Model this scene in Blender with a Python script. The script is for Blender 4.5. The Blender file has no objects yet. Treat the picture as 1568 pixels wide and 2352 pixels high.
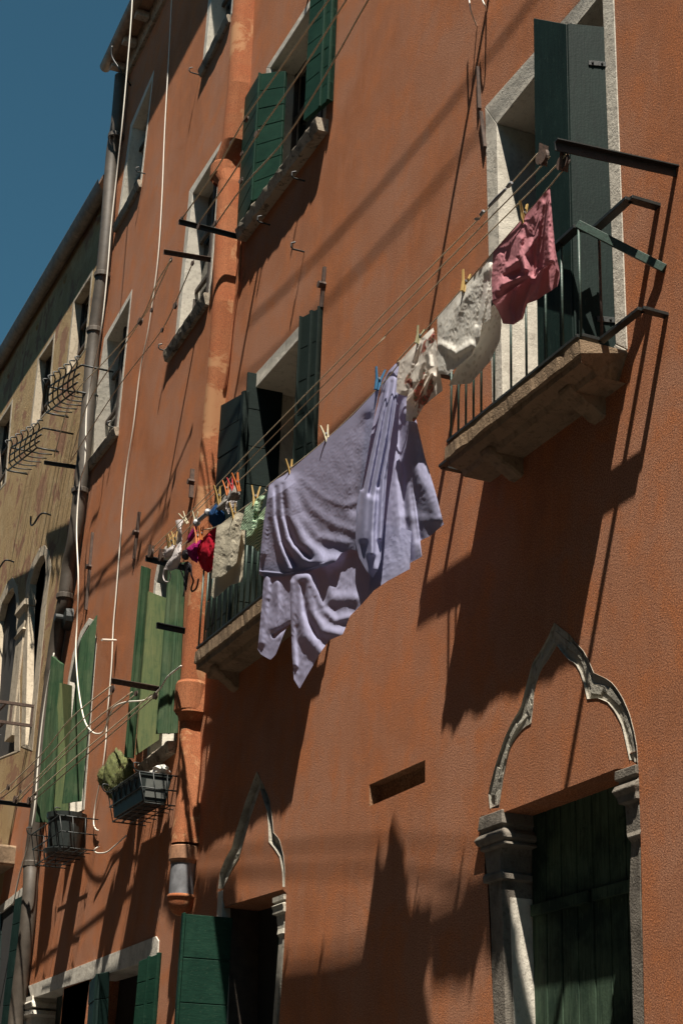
import bpy, bmesh, math, random
from mathutils import Vector, Matrix, noise
from mathutils.geometry import tessellate_polygon
random.seed(7)
sc = bpy.context.scene
COL = sc.collection
# ------------------------------------------------------------------ camera calibration (survey of the facade, wall plane y = 0)
RM = [[0.40086793, 0.9155114, 0.03381973], [-0.33336521, 0.18015402, -0.9254254], [-0.85333026, 0.35969904, 0.37741762]]
F, CX, CY, DIST, EYE = 3813.85, 784.0, 1176.0, 5.0, 1.6
def ray(p):
    a, b = p[0]-CX, p[1]-CY
    return Vector([RM[0][i]*a + RM[1][i]*b + RM[2][i]*F for i in range(3)])
def W(p, off=0.0):
    """survey point -> world point on the plane 'off' metres in front of the wall"""
    if len(p) == 3: return Vector(p)
    d = ray(p); t = (DIST-off)/d.y
    return Vector((d.x*t, -off, EYE+d.z*t))
def atz(p, z):
    d = ray(p); t = (z-EYE)/d.z
    return Vector((d.x*t, d.y*t-DIST, z))
def S1(x, y): return (275.6+.2929*x, 1033.5+.2929*y)
def S2(x, y): return (551.2+.3418*x, 792.3+.3418*y)
def S3(x, y): return (.2929*x, 1435.4+.2929*y)
def S4(x, y): return (895.7+.32955*x, 401.9+.32955*y)
def T(n):
    ox, oy = [(0,0),(784,0),(0,588),(784,588),(0,1176),(784,1176),(0,1764),(784,1764)][n-1]
    return lambda x, y: (ox+.5*x, oy+.5*y)
T1,T2,T3,T4,T5,T6,T7,T8 = [T(i) for i in range(1,9)]

# ------------------------------------------------------------------ materials
def new_mat(name):
    m = bpy.data.materials.new(name); m.use_nodes = True
    nt = m.node_tree; b = nt.nodes['Principled BSDF']
    return m, nt, b
def N(nt, t, **kw):
    n = nt.nodes.new(t)
    for k, v in kw.items():
        if k.startswith('i_'): n.inputs[k[2:].replace('_',' ')].default_value = v
        else: setattr(n, k, v)
    return n
def pos(nt, scale=(1,1,1), obj=False):
    g = N(nt, 'ShaderNodeNewGeometry')
    mp = N(nt, 'ShaderNodeMapping'); mp.inputs['Scale'].default_value = scale
    nt.links.new(g.outputs['Position'], mp.inputs['Vector']); return mp.outputs[0]
def noi(nt, vec, scale, detail=4, rough=.55, dist=0):
    n = N(nt, 'ShaderNodeTexNoise'); n.inputs['Scale'].default_value = scale
    n.inputs['Detail'].default_value = detail; n.inputs['Roughness'].default_value = rough; n.inputs['Distortion'].default_value = dist
    nt.links.new(vec, n.inputs['Vector']); return n.outputs['Fac']
def ramp(nt, fac, stops):
    r = N(nt, 'ShaderNodeValToRGB'); e = r.color_ramp.elements
    while len(e) < len(stops): e.new(.5)
    for i, (p, c) in enumerate(stops):
        e[i].position = p; e[i].color = (*c, 1) if len(c) == 3 else c
    nt.links.new(fac, r.inputs[0]); return r.outputs[0]
def mix(nt, fac, a, b, mode='MIX'):
    m = N(nt, 'ShaderNodeMix', data_type='RGBA', blend_type=mode)
    for s, v in ((m.inputs[0], fac), (m.inputs[6], a), (m.inputs[7], b)):
        if isinstance(v, (int, float)): s.default_value = v
        elif isinstance(v, tuple): s.default_value = (*v, 1)
        else: nt.links.new(v, s)
    return m.outputs[2]
def bump(nt, b, h, dist, strength=1, prev=None):
    n = N(nt, 'ShaderNodeBump'); n.inputs['Distance'].default_value = dist; n.inputs['Strength'].default_value = strength
    nt.links.new(h, n.inputs['Height'])
    if prev: nt.links.new(prev, n.inputs['Normal'])
    nt.links.new(n.outputs[0], b.inputs['Normal']); return n.outputs[0]
def G(c): return (c, c, c)

def plaster(name, c1, c2, c3, grain=.010, stain=(.10,.06,.04), patchy=.0, pcol=(.35,.3,.25)):
    m, nt, b = new_mat(name); b.inputs['Roughness'].default_value = .95; b.inputs['Specular IOR Level'].default_value = .15
    p = pos(nt)
    base = mix(nt, ramp(nt, noi(nt, p, .55, 6, .6, .6), [(.40,G(0)),(.60,G(1))]), c1, c2)
    base = mix(nt, ramp(nt, noi(nt, p, 2.3, 6, .65, .5), [(.46,G(0)),(.62,G(.8))]), base, c3)
    base = mix(nt, ramp(nt, noi(nt, pos(nt,(1.3,1.3,.5)), 5.5, 6, .65, .8), [(.50,G(0)),(.68,G(.45))]), base, c2)
    st = noi(nt, pos(nt, (2.2,2.2,.22)), 2.0, 5, .6, .3)
    base = mix(nt, ramp(nt, st, [(.55,G(0)),(.80,G(.28))]), base, stain)
    st2 = noi(nt, pos(nt, (5,5,.5)), 3.0, 4, .6, .2)
    base = mix(nt, ramp(nt, st2, [(.5,G(0)),(.8,G(.16))]), base, tuple(min(1,v*1.5) for v in c2))
    sp = noi(nt, p, 95, 4, .75)
    base = mix(nt, ramp(nt, sp, [(.42,G(.85)),(.52,G(0))]), base, stain)
    base = mix(nt, ramp(nt, sp, [(.54,G(0)),(.64,G(.6))]), base, tuple(min(1,v*1.35) for v in c2))
    if patchy:
        pf = ramp(nt, noi(nt, p, 1.6, 8, .7, .6), [(.62-patchy*.1,G(0)),(.66-patchy*.1,G(1))])
        base = mix(nt, pf, base, pcol)
    nt.links.new(base, b.inputs['Base Color'])
    h1 = noi(nt, p, 90, 5, .8)
    n1 = bump(nt, b, noi(nt, p, 2.0, 2, .5), .03, .22)
    if grain > .02: n1 = bump(nt, b, noi(nt, p, 7, 6, .7, .5), .06, .6, n1)
    bump(nt, b, h1, grain, .9, n1)
    return m
RED = plaster('red_plaster', (.40,.146,.058), (.455,.215,.124), (.53,.178,.060), .0115, (.19,.075,.045), -.85, (.42,.30,.20))
OCHRE = plaster('ochre_plaster', (.56,.385,.19), (.47,.32,.16), (.62,.46,.26), .03, (.17,.11,.06), .9, (.33,.18,.11))
FLUE = plaster('flue_plaster', (.34,.115,.05), (.38,.15,.07), (.35,.10,.04), .008, (.20,.08,.04), .8, (.43,.22,.11))

def stone(name, c1, c2, dirt=(.08,.065,.05), dirtamt=.5, grain=.006, sc_=3.):
    m, nt, b = new_mat(name); b.inputs['Roughness'].default_value = .9; b.inputs['Specular IOR Level'].default_value = .2
    p = pos(nt)
    base = mix(nt, noi(nt, p, sc_, 5, .6), c1, c2)
    base = mix(nt, ramp(nt, noi(nt, pos(nt,(1,1,.5)), 4.5, 8, .72, .5), [(.5,G(0)),(.68,G(dirtamt))]), base, dirt)
    base = mix(nt, ramp(nt, noi(nt, p, 22, 4, .6), [(.56,G(0)),(.66,G(dirtamt*.7))]), base, dirt)
    nt.links.new(base, b.inputs['Base Color'])
    n1 = bump(nt, b, noi(nt, p, 9, 6, .65), .02, .5)
    bump(nt, b, noi(nt, p, 90, 3, .6), grain, .5, n1)
    return m
OSTONE = stone('tan_stone', (.52,.44,.33), (.42,.35,.26), (.14,.11,.08), .6, .01)
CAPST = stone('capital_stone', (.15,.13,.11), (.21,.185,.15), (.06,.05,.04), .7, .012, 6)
WSTONE = stone('white_stone', (.64,.59,.50), (.52,.48,.41), (.16,.13,.10), .40)
GSTONE = stone('grey_stone', (.32,.30,.25), (.42,.385,.32), (.07,.062,.05), .6, .012, 6)
BSTONE = stone('balcony_stone', (.29,.205,.13), (.23,.16,.10), (.07,.048,.03), .65, .014)
SILL = stone('sill_stone', (.42,.36,.28), (.30,.25,.19), (.02,.017,.015), .95, .012)
TILE = stone('terracotta_stone', (.33,.17,.10), (.28,.2,.14), (.08,.06,.05), .6, .01)

def paint(name, col, light, dark, vert=True, rough=.55, wear=.45, wearcol=None):
    m, nt, b = new_mat(name); rough=min(.8,rough+.15); b.inputs['Roughness'].default_value = rough; b.inputs['Specular IOR Level'].default_value = .12
    p = pos(nt); g = pos(nt, (14,14,1.2) if vert else (3,3,30))
    base = mix(nt, ramp(nt, noi(nt, p, 2.2, 5, .6, .3), [(.4,G(0)),(.65,G(1))]), col, light)
    base = mix(nt, ramp(nt, noi(nt, g, 3, 5, .65), [(.45,G(0)),(.75,G(.7))]), base, dark)
    base = mix(nt, ramp(nt, noi(nt, g, 7, 7, .75), [(.60,G(0)),(.70,G(wear))]), base, wearcol or light)
    base = mix(nt, ramp(nt, noi(nt, p, 9, 6, .7), [(.56,G(0)),(.72,G(.55))]), base, dark)
    nt.links.new(base, b.inputs['Base Color'])
    n1 = bump(nt, b, noi(nt, g, 6, 5, .6), .002, .5)
    bump(nt, b, noi(nt, p, 60, 3), .002, .5, n1)
    return m
DGREEN = paint('dark_green_paint', (.005,.014,.012), (.0075,.019,.016), (.003,.009,.008), True, .42, .35, (.10,.15,.12))
TEAL = paint('green_paint', (.007,.032,.020), (.013,.046,.029), (.003,.014,.009), False, .45, .8, (.12,.15,.09))
BLACKG = paint('blackened_green_paint', (.009,.016,.014), (.013,.022,.019), (.005,.008,.007), False, .5, .5, (.09,.11,.08))
LGREEN = paint('grass_green_paint', (.032,.072,.034), (.075,.105,.055), (.009,.030,.018), True, .6, .9, (.13,.17,.09))
OLIVE = paint('faded_green_paint', (.125,.140,.060), (.085,.118,.05), (.025,.06,.033), True, .65, .5, (.13,.15,.08))
MOSS = paint('mouldy_green_paint', (.012,.028,.020), (.07,.11,.07), (.006,.013,.010), True, .6, .6, (.18,.22,.15))

def plain(name, c, rough=.6, metal=0, var=.35, scale=25, bm=.002):
    m, nt, b = new_mat(name); b.inputs['Roughness'].default_value = rough; b.inputs['Metallic'].default_value = metal
    p = pos(nt); base = mix(nt, ramp(nt, noi(nt, p, scale, 5, .65), [(.3,G(0)),(.7,G(1))]), tuple(v*(1-var) for v in c), tuple(v*(1+var) for v in c))
    nt.links.new(base, b.inputs['Base Color'])
    if bm: bump(nt, b, noi(nt, p, scale*3, 3), bm, .6)
    return m
IRON = plain('black_iron', (.012,.015,.014), .5, 0, .5)
GIRON = plain('green_iron', (.028,.055,.042), .5, 0, .5, 40)
RUST = plain('rusty_iron', (.075,.045,.032), .8, 0, .5, 30)
GALV = plain('grey_metal', (.20,.20,.21), .55, .3, .35, 8)
PIPE = plain('pipe_metal', (.075,.060,.046), .6, .1, .3, 6)
GUTTER = plain('gutter_metal', (.22,.17,.13), .6, .1, .35, 8)
WCABLE = plain('white_cable', (.68,.63,.54), .5, 0, .1)
ROPE = plain('cord', (.52,.43,.30), .8, 0, .3, 60)
DWOOD = plain('dark_wood', (.05,.035,.025), .7, 0, .4, 10)
PEGW = plain('peg_yellow', (.46,.30,.10), .6, 0, .15)
PEGP = plain('peg_pale', (.62,.55,.38), .6, 0, .15)
PEGB = plain('peg_blue', (.03,.13,.25), .45, 0, .15)
PEGO = plain('peg_orange', (.65,.20,.06), .45, 0, .15)
PEGR = plain('peg_red', (.55,.05,.05), .45, 0, .15)
PEGG = plain('peg_olive', (.30,.28,.16), .5, 0, .15)
POT = plain('dark_pot', (.022,.028,.026), .45, 0, .2)
POTL = plain('grey_pot', (.10,.105,.095), .6, 0, .15)
SOIL = plain('soil', (.05,.035,.025), .95, 0, .4)
CACT = plain('cactus_skin', (.085,.095,.025), .85, 0, .6, 45, .01)
BAGW = plain('white_plastic', (.7,.68,.62), .5, 0, .1)
PAV = stone('paving', (.075,.07,.065), (.055,.052,.048), (.03,.028,.025), .4)
m, nt, b = new_mat('dark_glass'); b.inputs['Base Color'].default_value = (.012,.014,.013,1); b.inputs['Roughness'].default_value = .12; GLASS = m
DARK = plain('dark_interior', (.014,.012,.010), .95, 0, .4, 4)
CURT = plain('curtain_cloth', (.42,.38,.29), .9, 0, .25, 5)

def cloth_mat(name, c, var=.08, wr=.012, pattern=None, trans=.25, wscale=16, weave=0):
    m, nt, b = new_mat(name); b.inputs['Roughness'].default_value = .95; b.inputs['Specular IOR Level'].default_value = .08
    p = pos(nt)
    base = mix(nt, noi(nt, p, 5, 4), tuple(v*(1-var) for v in c), tuple(min(1, v*(1+var)) for v in c))
    if pattern: base = pattern(nt, p, base)
    nt.links.new(base, b.inputs['Base Color'])
    rid = N(nt, 'ShaderNodeTexNoise'); rid.noise_type = 'RIDGED_MULTIFRACTAL'
    rid.inputs['Scale'].default_value = wscale; rid.inputs['Detail'].default_value = 3; rid.inputs['Roughness'].default_value=.5
    rid.inputs['Distortion'].default_value = .6
    nt.links.new(pos(nt, (1,1,.55)), rid.inputs['Vector'])
    g = N(nt, 'ShaderNodeNewGeometry'); mp = N(nt, 'ShaderNodeMapping'); mp.inputs['Rotation'].default_value = (0, math.radians(35), 0); mp.inputs['Scale'].default_value = (1, 1, .14)
    nt.links.new(g.outputs['Position'], mp.inputs['Vector'])
    n0 = bump(nt, b, noi(nt, mp.outputs[0], 24, 4, .6, .8), wr*.55, .8)
    mp2 = N(nt, 'ShaderNodeMapping'); mp2.inputs['Rotation'].default_value = (0, math.radians(-25), 0); mp2.inputs['Scale'].default_value = (1, 1, .4)
    nt.links.new(g.outputs['Position'], mp2.inputs['Vector'])
    n0 = bump(nt, b, noi(nt, mp2.outputs[0], 46, 3, .6, .5), wr*.15, .8, n0)
    n1 = bump(nt, b, rid.outputs['Fac'], wr*.03, .5, n0)
    if weave: n1 = bump(nt, b, noi(nt, p, 130, 2), weave, 1, n1)
    tr = N(nt, 'ShaderNodeBsdfTranslucent'); nt.links.new(base, tr.inputs['Color']); nt.links.new(n1, tr.inputs['Normal'])
    ms = N(nt, 'ShaderNodeMixShader'); ms.inputs[0].default_value = trans
    nt.links.new(b.outputs[0], ms.inputs[1]); nt.links.new(tr.outputs[0], ms.inputs[2])
    nt.links.new(ms.outputs[0], nt.nodes['Material Output'].inputs[0])
    return m
def p_spots(nt, p, base):
    v = N(nt, 'ShaderNodeTexVoronoi'); v.inputs['Scale'].default_value = 22; nt.links.new(p, v.inputs['Vector'])
    return mix(nt, ramp(nt, v.outputs['Distance'], [(.26,G(.4)),(.38,G(0))]), base, (.42,.36,.28))
def p_floral(nt, p, base):
    f = ramp(nt, noi(nt, p, 5.5, 3, .5), [(.57,G(0)),(.61,G(.9))])
    c = ramp(nt, noi(nt, p, 26, 3, .6), [(.40,(.07,.06,.03)),(.47,(.35,.03,.03)),(.53,(.5,.16,.1)),(.60,(.12,.10,.05))])
    return mix(nt, f, base, c)
def p_stripe(nt, p, base):
    w = N(nt, 'ShaderNodeTexWave', wave_type='BANDS', bands_direction='Z'); w.inputs['Scale'].default_value = 13; w.inputs['Distortion'].default_value = 1.2
    w.inputs['Detail Scale'].default_value = .6
    nt.links.new(p, w.inputs['Vector'])
    return mix(nt, ramp(nt, w.outputs['Fac'], [(.5,G(0)),(.62,G(.9))]), base, (.10,.22,.13))
LAV = cloth_mat('lavender_cotton', (.345,.345,.50), .05, .0035, None, .35)
PINK = cloth_mat('pink_cotton', (.50,.215,.245), .08, .008, None, .3)
WPAT = cloth_mat('spotted_cotton', (.80,.77,.70), .05, .006, p_spots, .4)
WFLO = cloth_mat('floral_cotton', (.82,.76,.68), .05, .005, p_floral, .4)
TOWEL = cloth_mat('beige_terry', (.56,.50,.38), .12, .005, None, .1, 20, .005)
STRI = cloth_mat('striped_cotton', (.50,.62,.43), .05, .006, p_stripe, .25)
REDC = cloth_mat('red_cotton', (.42,.012,.03), .1, .014)
MAGC = cloth_mat('magenta_lace', (.26,.01,.10), .1, .02, None, .2, 30)
WLACE = cloth_mat('white_lace', (.62,.56,.54), .06, .01, None, .3, 30)
GREYC = cloth_mat('grey_cotton', (.26,.24,.22), .08, .01)
BLUEC = cloth_mat('blue_lace', (.015,.055,.15), .1, .02, None, .15, 30)
DKC = cloth_mat('charcoal_cotton', (.04,.035,.04), .1, .01)

# ------------------------------------------------------------------ mesh helpers
class MB:
    def __init__(s): s.v=[]; s.f=[]; s.m=[]
    def add(s, vs, fs, mi=0):
        o=len(s.v); s.v += [Vector(v) for v in vs]
        for f in fs: s.f.append([o+i for i in f]); s.m.append(mi)
    def box(s, a, b, mi=0):
        (x0,y0,z0),(x1,y1,z1)=a,b
        s.hexa([(x0,y0,z0),(x1,y0,z0),(x1,y1,z0),(x0,y1,z0)],[(x0,y0,z1),(x1,y0,z1),(x1,y1,z1),(x0,y1,z1)],mi)
    def hexa(s, bot, top, mi=0):
        s.add(list(bot)+list(top), [(3,2,1,0),(4,5,6,7),(0,1,5,4),(1,2,6,5),(2,3,7,6),(3,0,4,7)], mi)
    def bar(s, a, b, w, h, up=(0,0,1), mi=0):
        a=Vector(a); b=Vector(b); d=(b-a).normalized(); u=Vector(up); sd=d.cross(u)
        if sd.length<1e-4: sd=d.cross(Vector((0,1,0)))
        sd.normalize(); u=sd.cross(d).normalized()
        q=lambda p:[p-sd*w/2-u*h/2,p+sd*w/2-u*h/2,p+sd*w/2+u*h/2,p-sd*w/2+u*h/2]
        s.add(q(a)+q(b), [(0,3,2,1),(4,5,6,7),(0,1,5,4),(1,2,6,5),(2,3,7,6),(3,0,4,7)], mi)
    def tube(s, pts, r, n=8, mi=0, cap=True):
        pts=[Vector(p) for p in pts]; rs=r if isinstance(r,(list,tuple)) else [r]*len(pts)
        o=len(s.v); prev=None
        for i,p in enumerate(pts):
            d=(pts[min(i+1,len(pts)-1)]-pts[max(i-1,0)]).normalized()
            if prev is None:
                a=d.cross(Vector((0,0,1)));
                if a.length<.05: a=d.cross(Vector((1,0,0)))
            else: a=prev-d*prev.dot(d)
            a.normalize(); prev=a; b=d.cross(a)
            for k in range(n):
                t=2*math.pi*k/n; s.v.append(p+(a*math.cos(t)+b*math.sin(t))*rs[i])
        for i in range(len(pts)-1):
            for k in range(n):
                k2=(k+1)%n; s.f.append([o+i*n+k,o+i*n+k2,o+(i+1)*n+k2,o+(i+1)*n+k]); s.m.append(mi)
        if cap:
            s.f.append([o+k for k in range(n)][::-1]); s.m.append(mi)
            s.f.append([o+(len(pts)-1)*n+k for k in range(n)]); s.m.append(mi)
    def prism(s, poly, y0, y1, mi=0, back=True):
        """poly: world points in the wall plane (x,z); y0 front, y1 back"""
        n=len(poly); fr=[Vector((p.x,y0,p.z)) for p in poly]; bk=[Vector((p.x,y1,p.z)) for p in poly]
        o=len(s.v); s.v+=fr+bk
        for t in tessellate_polygon([fr]):
            s.f.append([o+i for i in t]); s.m.append(mi)
            if back: s.f.append([o+n+i for i in reversed(t)]); s.m.append(mi)
        for i in range(n):
            j=(i+1)%n; s.f.append([o+i,o+j,o+n+j,o+n+i]); s.m.append(mi)
    def lathe(s, prof, c, ax=Vector((0,0,1)), n=14, mi=0, a0=0, a1=2*math.pi):
        c=Vector(c); full=abs(a1-a0-2*math.pi)<1e-4; o=len(s.v); m_=n if full else n+1
        q=Vector((0,0,1)).rotation_difference(ax)
        for r,z in prof:
            for k in range(m_):
                t=a0+(a1-a0)*k/n; s.v.append(c+q@Vector((r*math.cos(t),r*math.sin(t),z)))
        for i in range(len(prof)-1):
            for k in range(n):
                k2=(k+1)%m_; s.f.append([o+i*m_+k,o+i*m_+k2,o+(i+1)*m_+k2,o+(i+1)*m_+k]); s.m.append(mi)
    def build(s, name, mats, parent=None, origin=None, smooth=False, bevel=0, fixn=True):
        me=bpy.data.meshes.new(name)
        o=Vector(origin) if origin is not None else Vector()
        me.from_pydata([v-o for v in s.v],[],s.f)
        for m_ in (mats if isinstance(mats,(list,tuple)) else [mats]): me.materials.append(m_)
        me.polygons.foreach_set('material_index', s.m)
        bm=bmesh.new(); bm.from_mesh(me)
        if fixn: bmesh.ops.recalc_face_normals(bm, faces=bm.faces)
        bm.to_mesh(me); bm.free()
        if smooth: me.polygons.foreach_set('use_smooth',[True]*len(me.polygons))
        me.update()
        ob=bpy.data.objects.new(name, me); COL.objects.link(ob)
        if parent is not None: ob.parent=parent
        if bevel:
            b_=ob.modifiers.new('bevel','BEVEL'); b_.width=bevel; b_.segments=1; b_.limit_method='ANGLE'
        return ob
def tag(o, label=None, cat=None, group=None, kind=None):
    for k,v in (('label',label),('category',cat),('group',group),('kind',kind)):
        if v: o[k]=v
    return o
class Thing:
    """an Empty at the thing's base; parts are built with world coordinates and stored relative to it"""
    def __init__(s, name, loc, label, cat, group=None):
        s.o=bpy.data.objects.new(name,None); COL.objects.link(s.o); s.loc=Vector(loc); s.o.location=s.loc; s.o.empty_display_size=.1
        tag(s.o,label,cat,group)
    def part(s, name, mb, mats, parent=None, label=None, **kw):
        o=mb.build(name,mats,parent or s.o,s.loc,**kw)
        if label: o['label']=label
        return o
def lone(name, mb, mats, label, cat, group=None, kind=None, **kw):
    """one-mesh thing with its origin at its own middle bottom"""
    xs=[v.x for v in mb.v]; ys=[v.y for v in mb.v]; zs=[v.z for v in mb.v]
    L=Vector(((min(xs)+max(xs))/2,(min(ys)+max(ys))/2,min(zs)))
    o=mb.build(name,mats,None,L,**kw); o.location=L
    return tag(o,label,cat,group,kind)
def lerp(a,b,t): return a+(b-a)*t
def smoothpts(pts, n=6):
    out=[]; P_=[Vector(p) for p in pts]
    for i in range(len(P_)-1):
        p0=P_[max(i-1,0)];p1=P_[i];p2=P_[i+1];p3=P_[min(i+2,len(P_)-1)]
        for k in range(n):
            t=k/n; out.append(.5*((2*p1)+(p2-p0)*t+(2*p0-5*p1+4*p2-p3)*t*t+(3*p1-p0-3*p2+p3)*t**3))
    out.append(P_[-1]); return out

HOLES_RED=[]; HOLES_OCH=[]
# ------------------------------------------------------------------ the red building
RB=Thing('red_building',(-13,0,0),'tall orange-red rendered house with green shutters and two small balconies','house')
LH=Thing('ochre_building',(-26,0,0),'ochre house with peeling render and arched windows, beyond the red house','house')

def rough_quad(c, n=1): return c
def stone_window(TH, O, I, depth=.34, y0=-.004, mat=WSTONE, holes=HOLES_RED, back='glass', label=None, soffit=None, curtain=False, bars=True):
    O=[W(p) for p in O]; I=[W(p) for p in I]
    holes.append(O)
    n=len(O)
    # pane: the window itself (dark casement at the back of the opening)
    mb=MB()
    xs=[p.x for p in I]; zs=[p.z for p in I]; x0,x1,z0,z1=min(xs)-.3,max(xs)+.3,min(zs)-.3,max(zs)+.3
    yb=depth-.02
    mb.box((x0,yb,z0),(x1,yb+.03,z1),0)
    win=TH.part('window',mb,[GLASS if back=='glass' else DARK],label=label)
    fr=MB()
    for i in range(n):
        j=(i+1)%n
        a,b,c,d=O[i],O[j],I[j],I[i]
        f=[Vector((p.x,y0,p.z)) for p in (a,b,c,d)]
        g=[Vector((p.x,depth+.0,p.z)) for p in (a,b,c,d)]
        fr.hexa(f,g,0)
    TH.part('frame',fr,[mat],win,bevel=.006)
    # casement: wooden bars
    ca=MB(); w=.05; X0,X1,Z0,Z1=min(xs),max(xs),min(zs),max(zs); yc=depth-.07
    for a,b in (((X0,Z0),(X0,Z1)),((X1,Z0),(X1,Z1)),(((X0+X1)/2,Z0),((X0+X1)/2,Z1))):
        ca.bar((a[0],yc,a[1]),(b[0],yc,b[1]),w*1.4,w,(0,1,0))
    for t in (0,.33,.66,1): ca.bar((X0,yc+.004,lerp(Z0,Z1,t)),(X1,yc+.004,lerp(Z0,Z1,t)),w,w*.8,(0,1,0))
    if bars: TH.part('casement',ca,[DWOOD],win)
    if curtain:
        cu=MB(); nn=24
        vs=[]; 
        for k in range(nn+1):
            x=lerp(X0,X1,k/nn); y=depth-.09+.012*math.sin(k*1.9)
            vs+= [Vector((x,y,Z0)),Vector((x,y,Z1))]
        cu.add(vs,[(2*k,2*k+2,2*k+3,2*k+1) for k in range(nn)])
        TH.part('curtain',cu,[CURT],win,smooth=True,fixn=False)
    return win
def slab_sill(TH, win, a, b, off, th, mat=SILL, slope=0.02, y1=.1, jag=.012):
    """a,b: world left/right points (top, at the wall); rough weathered sill projecting off"""
    mb=MB(); n=26; rows=[]
    for k in range(n+1):
        p=lerp(a,b,k/n); j=lambda s_: noise.noise(Vector((p.x*9,s_,p.z*5)))*jag
        e=off+j(1)*1.6
        rows.append([Vector((p.x,y1,p.z+.01)),Vector((p.x,-e+.01,p.z-slope*.5+j(2)*.4)),Vector((p.x,-e,p.z-slope-.01+j(3)*.3)),Vector((p.x,-e+.012+j(4),p.z-th*.55)),Vector((p.x,-e+.035+j(5),p.z-th+j(6)*.5)),Vector((p.x,y1,p.z-th))])
    m_=6
    for r in rows: mb.v+=r
    for k in range(n):
        for q in range(m_):
            q2=(q+1)%m_; mb.f.append([k*m_+q,k*m_+q2,(k+1)*m_+q2,(k+1)*m_+q]); mb.m.append(0)
    mb.f.append(list(range(m_))); mb.m.append(0); mb.f.append([n*m_+q for q in range(m_)][::-1]); mb.m.append(0)
    return TH.part('sill',mb,[mat],win)
def shutter(TH, parent, c, mat, n=6, th=.035, horiz=True, gap=.004, battens=(), strap=(), name='shutter', label=None, edge=None, mats=None):
    """c: world corners TL,TR,BR,BL. boards built as separate thick planks in one mesh, battens across, iron straps"""
    TL,TR,BR,BL=[Vector(p) for p in c]
    nrm=(TR-TL).cross(BL-TL).normalized()
    if nrm.dot(Vector((0,-DIST,EYE))-TL)<0: nrm=-nrm
    P=lambda u,v: lerp(lerp(TL,TR,u),lerp(BL,BR,u),v)
    H=(BL-TL).length; Wd=(TR-TL).length
    mb=MB()
    def plank(u0,u1,v0,v1,d0,d1,mi=0):
        q=[P(u0,v0),P(u1,v0),P(u1,v1),P(u0,v1)]
        mb.hexa([p+nrm*d0 for p in q],[p+nrm*d1 for p in q],mi)
    for k in range(n):
        j=random.uniform(-.003,.003)
        if horiz:
            g=gap/H; e=random.uniform(-.004,.004)/Wd; plank(0+max(0,e),1,k/n+g,(k+1)/n-g,-th,j)
            plank(.01,.99,max(0,(k+1)/n-2*g),min(1,(k+1)/n+2*g),-th,-.008)
        else:
            g=gap/Wd; e=random.uniform(-.006,.006)/H; plank(k/n+g,(k+1)/n-g,max(0,e),1+min(0,e),-th,j)
            plank(max(0,(k+1)/n-2*g),min(1,(k+1)/n+2*g),.004,.996,-th,-.008)
    for v in battens: plank(.03,.97,v-.035/H*1.0,v+.035/H,.0,.028)
    if edge:
        for (u0,u1) in edge: plank(u0,u1,-.002,1.002,-th-.004,.022)
    for v,u0,u1 in strap:
        plank(u0,u1,v-.02/H,v+.02/H,.003,.010,1)
        for uu in (.15,.5,.85):
            cpt=P(lerp(u0,u1,uu),v)+nrm*.012
            mb.box((cpt.x-.007,cpt.y-.007,cpt.z-.007),(cpt.x+.007,cpt.y+.007,cpt.z+.007),1)
    return TH.part(name,mb,mats or [mat,IRON],parent,label,bevel=.003)

# ---- right balcony door (A)
ZS=6.36
A_TL,A_TR,A_BR,A_BL=(1114,245),(1407,-84),(1441,803),(1133,1037)
winA=stone_window(RB,[A_TL,A_TR,A_BR,A_BL],[(1141.5,284),(1383,-16),(1414,790),(1158,1012)],.42,back='dark')
H0=W((1402,60)); xh=W((1411,797)).x+.02
mA=atz((1316,812),ZS); tA=atz((1234,862),ZS); hA=Vector((xh,.06,ZS))
ztA=W((1219,46),-tA.y).z; 
def up(p,z): return Vector((p.x,p.y,z))
ztm=W((1300,54),-mA.y).z
lv=MB()
shutter(RB,winA,[up(tA,ztA),up(mA,ztm),mA,tA],DGREEN,1,.045,False,0,label='outer leaf of the tall dark green shutter')
shutter(RB,winA,[up(mA,ztm)+Vector((.012,.004,-.0)),up(hA,ztm),hA,mA+Vector((.012,.004,0))],DGREEN,1,.045,False,0,strap=((.125,.42,1),(.90,.45,1)),label='inner leaf of the tall dark green shutter with iron strap hinges')
# closed narrow leaf deep in the opening, left side
lw=W((1160,700)).x
xa=W((1141.5,284)).x
shutter(RB,winA,[Vector((xa+.25,.30,9.0)),Vector((xa+.75,.30,9.0)),Vector((xa+.75,.30,ZS)),Vector((xa+.25,.30,ZS))],DGREEN,3,.03,False)

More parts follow.
